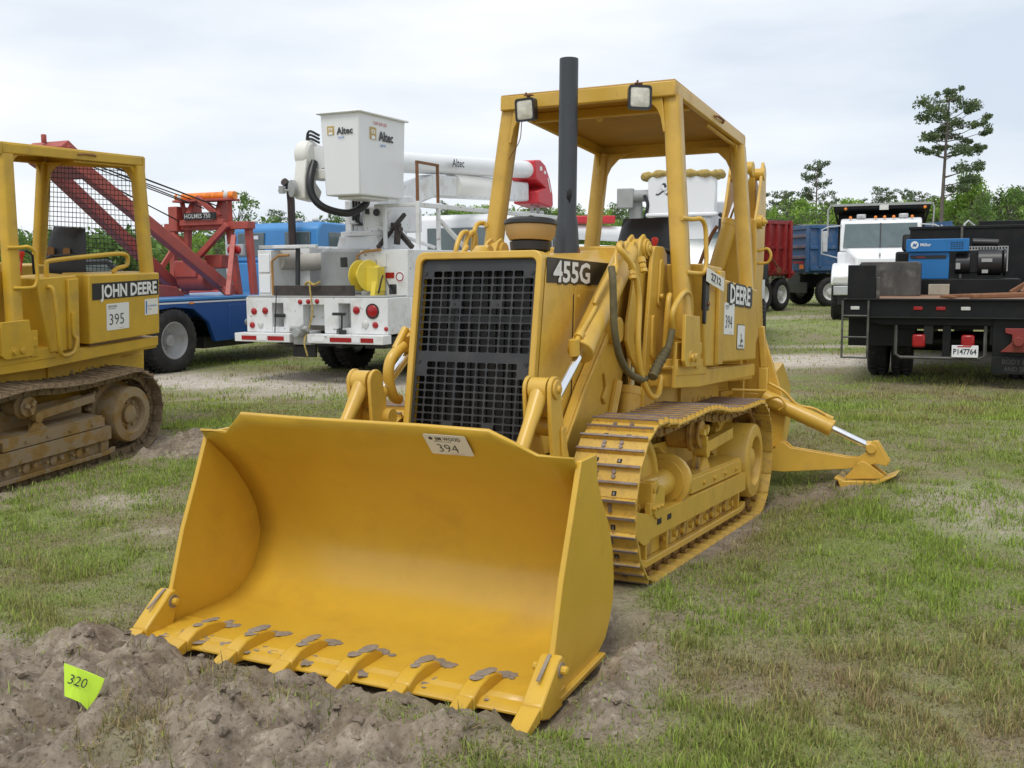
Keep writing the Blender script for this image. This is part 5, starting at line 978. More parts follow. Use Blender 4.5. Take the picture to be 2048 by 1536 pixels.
P_('fuel_cap', lambda m: m.lathe([(.06, 0), (.06, .02), (.03, .03), (.001, .03)], (1.75, -1.205, .70), (0, -1, 0), 16), TM['rim'], bevel=0)
P_('chassis', lambda m: (m.bb((-2.2, -.45, .45), (6.8, -.33, .75)), m.bb((-2.2, .33, .45), (6.8, .45, .75)), m.bb((.9, -1.0, .30), (2.2, -.5, .5))), M['black'])
for s in (1, -1):
    wheel(T, (0, s*1.08, .50), s, .50, .28, dual=True); wheel(T, (5.9, s*1.05, .50), s, .50, .28)
P_('cab', lambda m: (m.bb((4.2, -1.05, .75), (6.0, 1.05, 1.75)), m.prism([(4.2, 1.75), (4.25, 2.40), (4.4, 2.52), (5.7, 2.50), (5.85, 2.4), (6.05, 1.75)], 1, -1.02, 1.02), m.prism([(6.0, .75), (6.0, 1.7), (7.4, 1.6), (7.5, .75)], 1, -.8, .8)), TM['cab'], bevel=.04)
for y0, y1 in ((.25, .90), (-.85, -.25)): P_('rear_window', lambda m: m.bb((4.20, y0, 1.85), (4.27, y1, 2.33)), TM['glass'], bevel=.015)
P_('side_window', lambda m: m.bb((4.6, -1.035, 1.8), (5.6, -1.01, 2.32)), TM['glass'], bevel=.01)
P_('window_decal', lambda m: m.bb((4.190, .38, 2.2), (4.20, .52, 2.27)), TM['clean'], bevel=0)
for y in (.7, -.4, -.8): P_('roof_light', lambda m: m.ico((4.5, y, 2.56), .08, 2, 0, (1, 1, .6)), TM['clear'], bevel=0)
P_('work_lamp', lambda m: m.lathe([(.02, -.09), (.09, -.03), (.10, .0), (.001, .02)], (3.9, .85, 2.62), (-1, 0, .1), 16), TM['clear'], bevel=0)
P_('exhaust', lambda m: m.tube([(4.05, -.55, .9), (4.05, -.55, 2.9), (4.03, -.55, 3.1), (3.96, -.55, 3.22), (3.85, -.55, 3.27)], .075, 14), mat('sooty_pipe', (.06, .045, .04), .5, .5, var=.3), bevel=0, smooth=60)
P_('grab_rail', lambda m: (m.tube([(4.1, 1.1, .9), (4.1, 1.1, 2.3)], .02, 6), m.tube([(4.1, 1.05, 1.4), (4.1, .9, 1.0), (4.1, .7, 1.1)], .02, 6)), TM['clean'], bevel=0)
ms = empty('mast', parent=T)
def R_(name, fn, mt=None, bevel=.008, smooth=35): mb = MB(); fn(mb); return mb.build(name, mt or Rd, ms, bevel=bevel, smooth=smooth)
R_('mast_post', lambda m: [m.beam((2.3, s*.62, 1.15), (2.3, s*.46, 2.45), .11, .11) for s in (1, -1)]+[m.beam((1.6, s*.95, 1.15), (2.25, s*.60, 2.2), .09, .09) for s in (1, -1)])
R_('mast_post', lambda m: [m.beam((2.35, s*.92, 1.15), (2.35, s*.85, 2.4), .11, .11) for s in (1, -1)]+[m.bb((2.2, -.95, 2.32), (2.42, .95, 2.45)), m.bb((2.1, -.5, 2.40), (2.2, .5, 2.5))])
R_('cross_brace', lambda m: (m.beam((2.15, .85, 1.25), (2.15, -.55, 2.40), .10, .10), m.beam((1.9, .5, 2.25), (1.9, -.7, 1.2), .09, .09)))
R_('cable_drum_guard', lambda m: (m.bb((2.1, .55, 2.3), (2.5, .75, 2.75)), m.prism([(2.1, 2.5), (2.35, 2.9), (2.5, 2.85), (2.5, 2.4), (2.2, 2.35)], 1, .30, .42), m.prism([(2.1, 2.45), (2.3, 2.85), (2.5, 2.8), (2.5, 2.4)], 1, -.35, -.23), m.beam((2.15, .1, 2.9), (2.2, -.35, 2.55), .12, .1)), bevel=.015)
R_('winch', lambda m: (m.cyl((2.0, -.25, 1.45), (2.0, .35, 1.45), .22, 18), m.box((1.9, .1, 1.62), (.3, .5, .3)), m.box((2.4, -.1, 1.75), (.3, .4, .25)), m.prism([(.7, 1.15), (.7, 1.38), (1.2, 1.32), (1.4, 1.15)], 1, -.2, .7)), bevel=.02)
R_('light_bar_rack', lambda m: [m.beam((2.3, s*.50, 2.42), (2.25, s*.54, 2.82), .08, .08) for s in (1, -1)]+[m.bb((2.1, -.64, 2.82), (2.4, .64, 2.86))])
lb = R_('light_bar', lambda m: m.cyl((2.25, -.66, 2.915), (2.25, .66, 2.915), .072, 18), TM['amber'], 0)
P_('light_bar_band', lambda m: [m.cyl((2.25, y, 2.915), (2.25, y+.09, 2.915), .076, 18) for y in (-.55, .5)], TM['clear'], lb, 0)
np_ = R_('mast_plate', lambda m: m.bb((2.06, -.36, 2.50), (2.09, .36, 2.62)), M['black'], 0)
text('HOLMES 750', np_, TM['clear'], (2.058, .33, 2.525), (0, -1, 0), (0, 0, 1), .075, 1, .012, .002, maxw=.66)
R_('rear_marker', lambda m: (m.bb((2.15, -.86, 1.85), (2.22, -.50, 2.05)),), TM['rim'])
for y in (-.60, -.76): lamp(ms, (2.145, y, 1.95), (-1, 0, 0), .07, 'tail')
R_('boom', lambda m: (m.beam((2.15, -.58, 1.2), (-1.0, -.28, 3.25), .17, .19)), bevel=.012)
R_('boom', lambda m: (m.beam((2.0, .58, 1.3), (-1.05, .20, 3.22), .17, .19)), bevel=.012)
R_('boom_head', lambda m: (m.prism([(-1.25, 3.20), (-1.3, 3.42), (-1.15, 3.52), (-.7, 3.20), (-.8, 2.98)], 1, -.42, .32), m.cyl((-1.15, -.45, 3.40), (-1.15, .35, 3.40), .05, 10), m.cyl((-1.22, 0, 3.5), (-1.22, 0, 3.62), .04, 8)), bevel=.01)
R_('winch_cable', lambda m: [m.cyl((2.2, y, z), (-1.1, y*.5, 3.45), .011, 5) for y, z in ((.35, 2.80), (.25, 2.86), (-.25, 2.75), (-.35, 2.72), (.0, 2.7), (.6, 2.5), (.5, 2.45))], TM['cable'], 0)

# ---------- flatbed welding truck ----------
T = empty('flatbed_truck', loc=(6.33, 14.2, 0), rz=az(24)); tag(T, 'black flatbed work truck seen from behind with a blue welder on its deck', 'flatbed truck')
Bk = TM['bed']; xr = -1.5
P_('deck', lambda m: (m.bb((xr, -1.42, 1.08), (3.2, 1.42, 1.135)),), TM['plank'], bevel=.004)
P_('rear_beam', lambda m: (m.bb((xr-.03, -1.44, .90), (xr, 1.44, 1.14)), m.bb((xr-.08, -1.44, 1.12), (xr, 1.44, 1.145)), m.bb((xr-.08, -1.44, .89), (xr, 1.44, .91))), Bk, bevel=.005)
P_('side_beam', lambda m: (m.bb((xr, -1.44, .92), (3.2, -1.38, 1.10)), m.bb((xr, 1.38, .92), (3.2, 1.44, 1.10))), Bk)
P_('under_deck', lambda m: (m.prism([(1.40, .90), (-1.40, .90), (-1.0, .80), (.95, .80)], 0, xr+.02, xr+.10), m.bb((xr+.3, .55, .50), (1.2-1.9, 1.40, .88)), m.bb((xr+.2, -.85, .74), (2.4, .85, .9))), Bk)
P_('hitch_frame', lambda m: m.tube([(xr+.05, .78, .86), (xr+.05, .78, .42), (xr+.05, .72, .38), (xr+.05, -.22, .38), (xr+.05, -.28, .42), (xr+.05, -.28, .86)], .022, 8), TM['steel'], bevel=0)
P_('frame_post', lambda m: m.bb((xr+.05, .12, .40), (xr+.1, .22, .85)), Bk)
for y, c in ((1.29, 'amber'), (.52, 'tail'), (.25, 'tail'), (-.04, 'amber')): P_('marker_lamp', lambda m: m.box((xr-.036, y, 1.02), (.016, .11, .045)), TM['tail' if c == 'tail' else 'clear'], bevel=.006)
for y in (.50, -.08): P_('tail_lamp', lambda m: m.box((xr+.02, y, .60), (.05, .155, .17)), TM['tail'], bevel=.03)
pl = P_('licence_plate', lambda m: m.box((xr+.0, -.05, .475), (.01, .31, .155)), TM['clean'], bevel=.004)
text('P147764', pl, M['ink'], (xr-.006, .085, .44), (0, -1, 0), (0, 0, 1), .068, .9, .02, .002, maxw=.27)
P_('plate_header', lambda m: m.bb((xr-.007, -.12, .528), (xr-.0055, .04, .545)), M['inkred'], pl, 0)
P_('pintle_hitch', lambda m: (m.prism([(-.50, .78), (-.82, .78), (-.82, .72), (-.72, .70), (-.72, .60), (-.86, .48), (-.45, .48), (-.58, .6), (-.58, .70), (-.50, .72)], 0, xr-.06, xr-.02), m.cyl((xr-.16, -.65, .62), (xr-.02, -.65, .62), .06, 12)), mat('hitch_red', (.22, .03, .025), .6, var=.2, dirt=RUST, damt=.6), bevel=.008)
bp_ = P_('hitch_plate', lambda m: (m.bb((xr-.02, -1.1, .20), (xr, -.36, .42)), m.bb((xr-.0, -1.1, .42), (xr+.04, -.36, .9))), Bk)
dim = mat('dim_lettering', (.045, .045, .042), .6); text('BODY BUILDERS', bp_, dim, (xr-.022, -.48, .33), (0, -1, 0), (0, 0, 1), .06, .9, .01, .002, maxw=.58); text('AND SERVICE', bp_, dim, (xr-.022, -.50, .24), (0, -1, 0), (0, 0, 1), .055, .9, .01, .002, maxw=.5)
L_ = empty('ladder', parent=T)
for y in (1.44, 1.12): mb = MB(); mb.cyl((xr-.09, y, .36), (xr-.09, y, 1.12), .014, 8); mb.build('ladder_rail', TM['steel'], L_)
for z in (.37, .64, .92): mb = MB(); mb.cyl((xr-.09, 1.44, z), (xr-.09, 1.12, z), .012, 8); mb.build('ladder_rung', TM['steel'], L_)
P_('side_bin', lambda m: (m.bb((xr+.05, 1.05, 1.14), (xr+.10, 1.40, 1.58)), m.bb((xr+.1, 1.36, 1.14), (.6, 1.40, 1.56))), Bk)
P_('steel_panel', lambda m: (m.bb((-.1, .58, 1.14), (-.06, 1.36, 1.62)), m.bb((-.1, .56, 1.14), (.5, .60, 1.60)), m.bb((xr+.08, 1.0, 1.14), (xr+.13, 1.05, 1.42))), TM['steel'])
P_('bulkhead', lambda m: (m.bb((3.1, -1.30, 1.14), (3.17, .86, 2.18)), m.bb((3.08, -1.32, 2.16), (3.2, .88, 2.21)), m.bb((1.0, -1.3, 1.14), (3.1, -1.24, 1.5))), Bk)
P_('vent_mesh', lambda m: [m.bb((3.08, -.66+k*.045, 1.45), (3.10, -.64+k*.045, 1.85)) for k in range(14)]+[m.bb((3.078, -.66, 1.45+k*.05), (3.1, -.04, 1.465+k*.05)) for k in range(9)], TM['gray'], bevel=0)
P_('bulkhead_post', lambda m: m.cyl((3.02, .05, 1.2), (3.02, .05, 2.2), .02, 8), TM['steel'], bevel=0)
P_('cab', lambda m: (m.bb((3.4, -1.1, .7), (5.6, 1.1, 1.8)), m.prism([(3.4, 1.8), (3.5, 2.1), (5.2, 2.1), (5.6, 1.8)], 1, -1.0, 1.0)), Bk, bevel=.04)
P_('chassis', lambda m: (m.bb((-1.4, -.45, .55), (6.5, -.33, .85)), m.bb((-1.4, .33, .55), (6.5, .45, .85)), m.cyl((-.0, -.9, .5), (0, .9, .5), .14, 12)), M['black'])
_T = T; T = empty('scrap_steel', Matrix.Translation(_T.location) @ Matrix.Rotation(_T.rotation_euler.z, 4, 'Z')); tag(T, 'rusty angle iron and scrap steel lying on the flatbed deck', 'scrap steel')
P_('steel_bar', lambda m: (m.beam((-.9, .2, 1.16), (-.2, -.9, 1.18), .10, .04), m.beam((-1.1, -.1, 1.16), (-.5, -1.0, 1.17), .08, .05), m.beam((-1.2, .1, 1.155), (-.9, .25, 1.155), .07, .03), m.beam((-.2, -.75, 1.18), (.2, -1.0, 1.62), .07, .07), m.beam((0, -.6, 1.18), (.35, -1.1, 1.5), .05, .06)), M['rust']); T = _T
for s in (1, -1): wheel(T, (0, s*1.08, .50), s, .50, .27, dual=True); wheel(T, (5.2, s*1.0, .5), s, .5, .27)
P_('mud_flap', lambda m: [m.bb((.62, s*.64, .3), (.64, s*1.26, .9)) for s in (1, -1)], M['black'], bevel=0)
FB = T
def onbed(name, label, cat): o = empty(name, FB.matrix_world.copy()); o.matrix_world = Matrix.Translation(FB.location) @ Matrix.Rotation(FB.rotation_euler.z, 4, 'Z'); return tag(o, label, cat)
T = onbed('welder_generator', 'blue engine driven welder standing on the black flatbed deck', 'welder')
P_('welder_cabinet', lambda m: m.bb((.75, .20, 1.36), (1.5, .76, 1.76)), TM['weld'], bevel=.01)
hd = P_('welder_hood', lambda m: m.bb((.70, -.06, 1.76), (1.5, .80, 1.95)), TM['weld'], bevel=.01)
P_('hood_slot', lambda m: [m.bb((.694, .02+(k % 5)*.036, 1.80+(k//5)*.030), (.701, .042+(k % 5)*.036, 1.81+(k//5)*.030)) for k in range(20)], M['dark'], hd, 0)
lg = P_('logo', lambda m: m.lathe([(.055, 0), (.055, .003)], (.70, .68, 1.865), (-1, 0, 0), 22), TM['clean'], hd, 0); text('M', lg, TM['weld'], (.694, .712, 1.84), (0, -1, 0), (0, 0, 1), .05, 1, .02, .004, shear=.4, maxw=.07)
text('Miller', hd, TM['clean'], (.70, .60, 1.845), (0, -1, 0), (0, 0, 1), .045, 1, .012, .004, maxw=.17)
sl = P_('nameplate', lambda m: m.prism(rrect(.24, 1.66, .74, 1.71, .024), 0, .742, .75), M['black'], bevel=0); text('Trailblazer', sl, M['inkred'], (.741, .66, 1.675), (0, -1, 0), (0, 0, 1), .022, 1, 0, .002, maxw=.2)
P_('engine', lambda m: (m.bb((.95, -.55, 1.45), (1.5, .10, 1.78)), m.cyl((.9, -.08, 1.58), (.9, .12, 1.58), .15, 18), m.cyl((.88, -.50, 1.6), (.88, -.18, 1.6), .19, 20), m.cyl((.95, -.45, 1.88), (.95, -.10, 1.90), .05, 12), m.lathe([(.20, -.02), (.20, .02)], (.88, -.54, 1.6), (0, 1, 0), 20)), M['black'])
P_('engine_label', lambda m: (m.box((.685, -.30, 1.63), (.01, .14, .05)), m.box((.70, -.28, 1.47), (.01, .08, .05)), m.box((.742, .08, 1.55), (.01, .06, .09))), TM['gray'], bevel=0)
P_('skid_beam', lambda m: m.bb((.6, -.75, 1.14), (1.6, .62, 1.36)), Bk)
T = onbed('paper_box', 'small dirty white box on the flatbed deck below the welder', 'box')
P_('carton', lambda m: m.bb((.35, .18, 1.14), (.55, .46, 1.29)), mat('old_carton', (.42, .38, .30), .9, var=.2), bevel=.004)

# ---------- white dump truck facing the camera ----------
T = empty('dump_truck', loc=(10.66, 29.4, 0), rz=az(200)); tag(T, 'white cab dump truck with black dump body facing the camera beyond the flatbed', 'dump truck')
Cw = TM['clean']
P_('cab', lambda m: (m.bb((-1.9, -1.18, 1.0), (-.3, 1.18, 1.95)), m.prism([(-1.9, 1.95), (-1.85, 2.75), (-1.7, 2.92), (-.75, 2.92), (-.55, 2.82), (-.28, 1.95)], 1, -1.12, 1.12)), Cw, bevel=.05)
P_('hood', lambda m: (m.add([(-.35, -.95, 2.06), (-.35, .95, 2.06), (1.1, .62, 1.78), (1.1, -.62, 1.78), (-.35, -1.0, 1.2), (-.35, 1.0, 1.2), (1.15, .66, .8), (1.15, -.66, .8)], [(0, 1, 2, 3), (0, 3, 7, 4), (1, 5, 6, 2), (3, 2, 6, 7)]),), Cw, bevel=.06)
P_('fender', lambda m: [m.prism([(-.5, .95), (-.42, 1.45), (-.1, 1.62), (.5, 1.60), (1.0, 1.40), (1.2, 1.15), (1.2, 1.0), (.75, 1.0), (.6, 1.2), (.1, 1.28), (-.3, 1.15), (-.38, .95)], 1, s*.75, s*1.28) for s in (1, -1)], Cw, bevel=.04)
P_('windshield', lambda m: m.add([(-.27, -1.03, 2.07), (-.27, 1.03, 2.07), (-.485, .99, 2.76), (-.485, -.99, 2.76), (-.33, -1.03, 2.07), (-.33, 1.03, 2.07), (-.545, .99, 2.76), (-.545, -.99, 2.76)], [(0, 1, 2, 3), (4, 7, 6, 5), (0, 4, 5, 1), (2, 6, 7, 3)]), TM['glass'], bevel=0)
P_('windshield_divider', lambda m: m.beam((-.26, 0, 2.06), (-.48, 0, 2.78), .03, .03), M['black'], bevel=0)
P_('grille', lambda m: [m.prism([(-.52, z), (.52, z), (.50, z+.05), (-.50, z+.05)], 0, 1.16, 1.19) for z in (1.0, 1.14, 1.28, 1.42)]+[m.prism([(-.56, 1.5), (-.5, 1.60), (-.2, 1.62), (0, 1.55), (.2, 1.62), (.5, 1.60), (.56, 1.5)], 0, 1.15, 1.17)], M['black'], bevel=0)
P_('grille_bar', lambda m: m.bb((1.18, -.5, 1.50), (1.20, .5, 1.54)), TM['rim'], bevel=0)
for s in (1, -1):
    P_('headlight', lambda m: m.box((1.20, s*1.02, 1.14), (.08, .42, .22)), TM['clear'], bevel=.04)
    mr = P_('mirror', lambda m: (m.bb((-.2, s*1.46, 1.95), (-.12, s*1.60, 2.55)),), TM['rim'], bevel=.02); P_('mirror_arm', lambda m: m.tube([(-.5, s*1.1, 2.72), (-.2, s*1.45, 2.68), (-.15, s*1.62, 2.6), (-.15, s*1.62, 1.9), (-.4, s*1.1, 1.75)], .022, 8), TM['rim'], mr, 0)
    wheel(T, (.35, s*1.12, .52), s, .52, .32)
    for x in (-4.2, -5.6): wheel(T, (x, s*1.12, .52), s, .52, .28, dual=True)
P_('bumper', lambda m: (m.bb((1.2, -1.2, .72), (1.32, 1.2, .98)),), TM['rim'], bevel=.02)
P_('bumper_apron', lambda m: m.bb((1.1, -1.1, .45), (1.2, 1.1, .72)), M['black'])
P_('dump_body', lambda m: (m.bb((-6.9, -1.25, 1.3), (-2.2, -1.15, 2.9)), m.bb((-6.9, 1.15, 1.3), (-2.2, 1.25, 2.9)), m.bb((-2.3, -1.25, 1.3), (-2.15, 1.25, 3.1)), m.prism([(-2.2, 3.1), (-.9, 3.22), (-.9, 3.34), (-2.3, 3.30)], 1, -1.35, 1.35), m.bb((-6.9, -1.2, 1.2), (-2.2, 1.2, 1.4)), m.add([(-.9, -1.35, 3.22), (-.9, -1.28, 3.22), (-2.2, -1.25, 2.7), (-2.2, -1.18, 2.7)], [(0, 1, 3, 2)]), m.add([(-.9, 1.35, 3.22), (-.9, 1.28, 3.22), (-2.2, 1.25, 2.7), (-2.2, 1.18, 2.7)], [(0, 1, 3, 2)])), Bk, bevel=.01)
P_('canopy_edge', lambda m: (m.bb((-.9, -1.38, 3.30), (-.86, 1.38, 3.37)), m.tube([(-.88, -1.40, 3.35), (-.9, -1.50, 3.2), (-1.0, -1.5, 2.4)], .03, 8), m.tube([(-.88, 1.40, 3.35), (-.9, 1.45, 3.2), (-1.0, 1.42, 2.4)], .025, 8)), TM['gray'], bevel=0)
for y in (-.85, -.15, .1, .35, .85): lamp(T, (-.62, y, 2.95), (1, 0, .3), .045, 'amber', 'roof_marker')
for y in (-.55, .62): P_('roof_horn', lambda m: m.box((-.8, y, 2.98), (.25, .26, .13)), TM['rim'], bevel=.03)
for y in (-1.0, 1.2): lamp(T, (-.858, y, 3.22), (1, 0, 0), .045, 'amber', 'canopy_marker')
P_('canopy_plate', lambda m: m.bb((-.86, -.05, 3.17), (-.85, .2, 3.32)), TM['clear'], bevel=0)
P_('hood_emblem', lambda m: m.ico((1.12, 0, 1.84), .05, 2, 0, (.4, .6, 1.3)), TM['rim'], bevel=0)

# ---------- red dump trailer and blue dump truck ----------
def ribbed(parent, name, mt, x0, x1, y, z0, z1, n, s, th=.06):
    """side wall: skin, top and bottom rails and n upright ribs, each a piece"""
    w = P_(name, lambda m: (m.bb((x0, y-.03, z0), (x1, y+.03, z1)), m.bb((x0, y, z1-.12), (x1, y+s*.10, z1)), m.bb((x0, y, z0), (x1, y+s*.10, z0+.14)), m.bb((x0, y, (z0+z1)/2-.05), (x1, y+s*.07, (z0+z1)/2+.06))), mt, parent, bevel=.01)
    mb = MB(); mb.prism([(-.07, 0), (.07, 0), (.045, s*.10), (-.045, s*.10)], 2, z0+.14, z1-.12); me = mb.mesh('rib', mt)
    for k in range(n):
        o = put('rib', me, w); o.location = (x0+(x1-x0)*(k+.5)/n, y+s*.03, 0)
T = empty('dump_trailer', loc=(8.92, 36.85, 0), rz=az(225)); tag(T, 'red ribbed dump truck body with white wheels between the crawler and the blue dump truck', 'dump trailer')
for s in (1, -1): ribbed(T, 'side_wall', TM['tipred'], .0, 4.8, s*1.2, 1.25, 3.1, 9, s)
P_('tailgate', lambda m: (m.bb((-.05, -1.22, 1.3), (.02, 1.22, 3.05)), m.bb((4.78, -1.2, 1.3), (4.85, 1.2, 3.15)), m.bb((0, -1.2, 1.2), (4.8, 1.2, 1.4))), TM['tipred'])
P_('corner_post', lambda m: (m.bb((-.14, 1.16, 1.1), (.0, 1.34, 3.12)), m.cyl((-.1, 1.36, 1.28), (-.1, 1.42, 1.28), .09, 12)), TM['tipred'])
P_('tarp_arm', lambda m: (m.beam((2.6, 1.34, 2.9), (.9, 1.40, 1.45), .05, .05), m.box((.9, 1.42, 1.40), (.2, .06, .2))), M['rust'])
P_('chassis', lambda m: (m.bb((0, -.5, .75), (7.5, .5, 1.2)),), M['black'])
P_('cab', lambda m: (m.bb((5.2, -1.1, .8), (6.7, 1.1, 2.75)), m.bb((6.7, -.8, .8), (7.8, .8, 1.7))), TM['tipred'], bevel=.05)
for s in (1, -1):
    for x in (.35, 1.55, 6.9): wheel(T, (x, s*1.12, .55), s, .55, .30, rim='rimw')
P_('load_tarp', lambda m: m.bb((0, -1.15, 3.08), (4.8, 1.15, 3.14)), M['black'], bevel=0)
T = empty('dump_truck', loc=(11.0, 39.5, 0), rz=az(78)); tag(T, 'blue dump truck body with rusty edges between the red trailer and white truck', 'dump truck')
for s in (1, -1): ribbed(T, 'side_wall', TM['tipblue'], 0, 6.0, s*1.22, 1.35, 3.05, 8, s)
P_('tailgate', lambda m: (m.bb((-.06, -1.22, 1.35), (0, 1.22, 3.0)), m.bb((5.95, -1.22, 1.3), (6.0, 1.22, 3.2)), m.bb((0, -1.2, 1.25), (6, 1.2, 1.4))), TM['tipblue'])
P_('tailgate_rib', lambda m: [m.bb((-.13, -1.1, z), (-.05, 1.1, z+.12)) for z in (1.8, 2.2, 2.6)], mat('rusty_blue', (.16, .13, .16), .7, var=.3), bevel=.01)
P_('tailgate_frame', lambda m: (m.bb((-.12, -1.25, 1.3), (-.04, -1.1, 3.05)), m.bb((-.12, 1.1, 1.3), (-.04, 1.25, 3.05)), m.bb((-.12, -1.1, 2.9), (-.04, 1.1, 3.05))), TM['tipblue'], bevel=.01)
P_('reflector_strip', lambda m: m.bb((-.14, -1.0, 1.62), (-.13, -.2, 1.70)), TM['tail'], bevel=0)
P_('placard', lambda m: m.bb((-.14, -1.0, 1.42), (-.13, -.7, 1.58)), TM['amber'], bevel=0)
P_('load_tarp', lambda m: m.prism([(-1.2, 3.0), (0, 3.12), (1.2, 3.0)], 0, 0, 6), M['black'], bevel=0)
P_('chassis', lambda m: (m.bb((0, -.5, .7), (8.5, .5, 1.2)), m.bb((-.05, -1.1, .5), (0, 1.1, .9))), M['black'])
P_('cab', lambda m: (m.bb((6.4, -1.1, .9), (8.0, 1.1, 2.9)), m.bb((8.0, -.8, .9), (9.2, .8, 1.9))), TM['tipblue'], bevel=.05)
for s in (1, -1):
    for x in (.9, 2.2, 8.3): wheel(T, (x, s*1.12, .55), s, .55, .30, rim='rimw')

# ---------- second bucket truck, seen through the canopy, facing the camera ----------
T = empty('bucket_truck', loc=(3.72, 19.6, 0), rz=az(194)); tag(T, 'white bucket truck facing the camera, its folded basket seen through the clean crawler cab', 'bucket truck')
P_('cab', lambda m: (m.bb((-1.9, -1.05, .6), (-.3, 1.05, 1.6)), m.prism([(-1.9, 1.6), (-1.8, 2.25), (-1.6, 2.35), (-.9, 2.33), (-.35, 1.6)], 1, -1.0, 1.0), m.prism([(-.35, .6), (-.35, 1.55), (.9, 1.35), (1.05, 1.1), (1.05, .6)], 1, -.98, .98)), Cw, bevel=.05)
P_('windshield', lambda m: m.add([(-.34, -.93, 1.63), (-.34, .93, 1.63), (-.80, .88, 2.26), (-.80, -.88, 2.26), (-.44, -.93, 1.63), (-.44, .93, 1.63), (-.9, .88, 2.26), (-.9, -.88, 2.26)], [(0, 1, 2, 3), (4, 7, 6, 5), (0, 4, 5, 1), (2, 6, 7, 3)]), TM['glass'], bevel=0)
P_('side_window', lambda m: [m.bb((-1.6, s*1.01, 1.65), (-.75, s*1.035, 2.15)) for s in (1, -1)], TM['glass'], bevel=.01)
P_('bumper', lambda m: m.bb((1.0, -1.05, .45), (1.15, 1.05, .75)), TM['rim'], bevel=.02)
P_('grille', lambda m: m.bb((1.04, -.5, .8), (1.07, .5, 1.15)), M['black'])
P_('wheel_arch', lambda m: [m.prism([(a*.60+.35, b*.60+.5) for a, b in arc(0, 0, 1, 0, 180, 10)], 1, s*.985, s*1.06) for s in (1, -1)], M['black'], bevel=0)
for s in (1, -1):
    P_('mirror', lambda m: (m.box((-.25, s*1.14, 1.48), (.10, .14, .34)), m.beam((-.4, s*1.0, 1.5), (-.25, s*1.12, 1.5), .03, .03)), M['black'], bevel=.04)
    P_('headlight', lambda m: m.box((1.06, s*.78, 1.0), (.05, .3, .2)), TM['clear'], bevel=.03)
    wheel(T, (.35, s*1.05, .47), s, .47, .26); wheel(T, (-4.2, s*1.0, .47), s, .47, .26, dual=True)
P_('service_body', lambda m: (m.bb((-6.0, -1.15, .7), (-2.1, 1.15, 1.65)), m.bb((-6, -.4, .5), (0, .4, .8))), Cw, bevel=.02)
P_('outrigger', lambda m: (m.bb((-1.95, -.65, 1.6), (-1.6, .5, 2.9)), m.bb((-2.0, .35, 2.3), (-1.5, .75, 3.0))), TM['clean'], bevel=.03)
b2 = P_('basket', lambda m: (m.bb((-1.3, -.55, 2.62), (-.6, .78, 3.36)), m.bb((-1.34, -.6, 2.56), (-.56, .82, 2.64)), m.bb((-1.2, -.45, 1.9), (-.7, .70, 2.56))), TM['clean'], bevel=.03)
text('M', b2, M['ink'], (-.595, -.40, 3.0), (0, 1, 0), (0, 0, 1), .22, 1.25, .03, .004, shear=.5); text('M', b2, TM['clean'], (-.595, -.38, 3.02), (0, 1, 0), (0, 0, 1), .17, 1.25, .01, .007, shear=.5)
P_('basket_cover', lambda m: m.tube(spline([(-.65, -.62, 3.37), (-.62, -.2, 3.42), (-.62, .4, 3.40), (-.62, .82, 3.38), (-.95, .84, 3.40), (-1.3, .8, 3.4), (-1.3, 0, 3.4), (-1.3, -.6, 3.4), (-.8, -.64, 3.38)], 5), .085, 10, rs=[.07+.025*math.sin(i*2.3) for i in range(41)]), TM['fur'], bevel=0, smooth=60)
P_('control_head', lambda m: (m.bb((-.9, -1.18, 2.75), (-.65, -.85, 3.15)), m.cyl((-.8, -.9, 3.0), (-.8, -.5, 3.0), .12, 14), m.bb((-1.0, -.95, 2.5), (-.8, -.70, 3.1))), TM['gray'], bevel=.02)
P_('boom_hose', lambda m: (m.tube(spline([(-.62, -.62, 3.0), (-.60, -.55, 2.8), (-.6, -.62, 2.5), (-.6, -.50, 2.42), (-.6, -.2, 2.5)], 5), .035, 8), m.tube(spline([(-.5, .85, 2.6), (-.5, .95, 2.5), (-.5, .95, 2.25), (-.55, .88, 2.15), (-.6, .88, 2.5)], 5), .04, 8), m.tube(spline([(-.7, -.95, 3.1), (-.7, -1.05, 2.95), (-.7, -.98, 2.8)], 4), .03, 8)), M['black'], bevel=0, smooth=60)
for o_ in T.children:
    if o_.name.split('.')[0] in ('basket', 'basket_cover', 'control_head', 'boom_hose'): o_.location.y -= .60
P_('boom', lambda m: (m.beam((-1.4, -.1, 2.5), (-6.5, 0, 2.9), .35, .4), m.beam((-4.2, 0, 1.6), (-4.2, 0, 2.9), .5, .5)), TM['clean'], bevel=.03)
P_('warning_label', lambda m: m.lathe([(.07, 0), (.07, .004), (.05, .004), (.05, 0)], (-.698, .62, 2.05), (1, 0, 0), 18), TM['tail'], bevel=0)

# ---------- boom truck behind the exhaust stack ----------
T = empty('boom_truck', loc=(1.25, 27, 0), rz=az(84)); tag(T, 'white boom truck with two round booms stowed level, far behind the exhaust stack', 'boom truck')
P_('upper_boom', lambda m: (m.cyl((-1.4, 0, 2.62), (2.35, 0, 2.40), .20, 20), m.lathe([(.20, 0), (.19, .05), (.10, .1)], (2.35, 0, 2.40), (1, 0, -.06), 18)), Cw, bevel=0)
P_('lower_boom', lambda m: m.cyl((-.6, -.1, 2.0), (2.1, -.1, 1.88), .23, 20), Cw, bevel=0)
P_('boom_cap', lambda m: m.bb((.2, -.25, 2.72), (1.5, .25, 2.92)), TM['redcap'], bevel=.03)
P_('truck_cab', lambda m: (m.bb((-3.0, -1.1, .7), (-1.6, 1.1, 2.5)), m.bb((-1.6, -1.1, .7), (3.0, 1.1, 1.7))), Cw, bevel=.05)
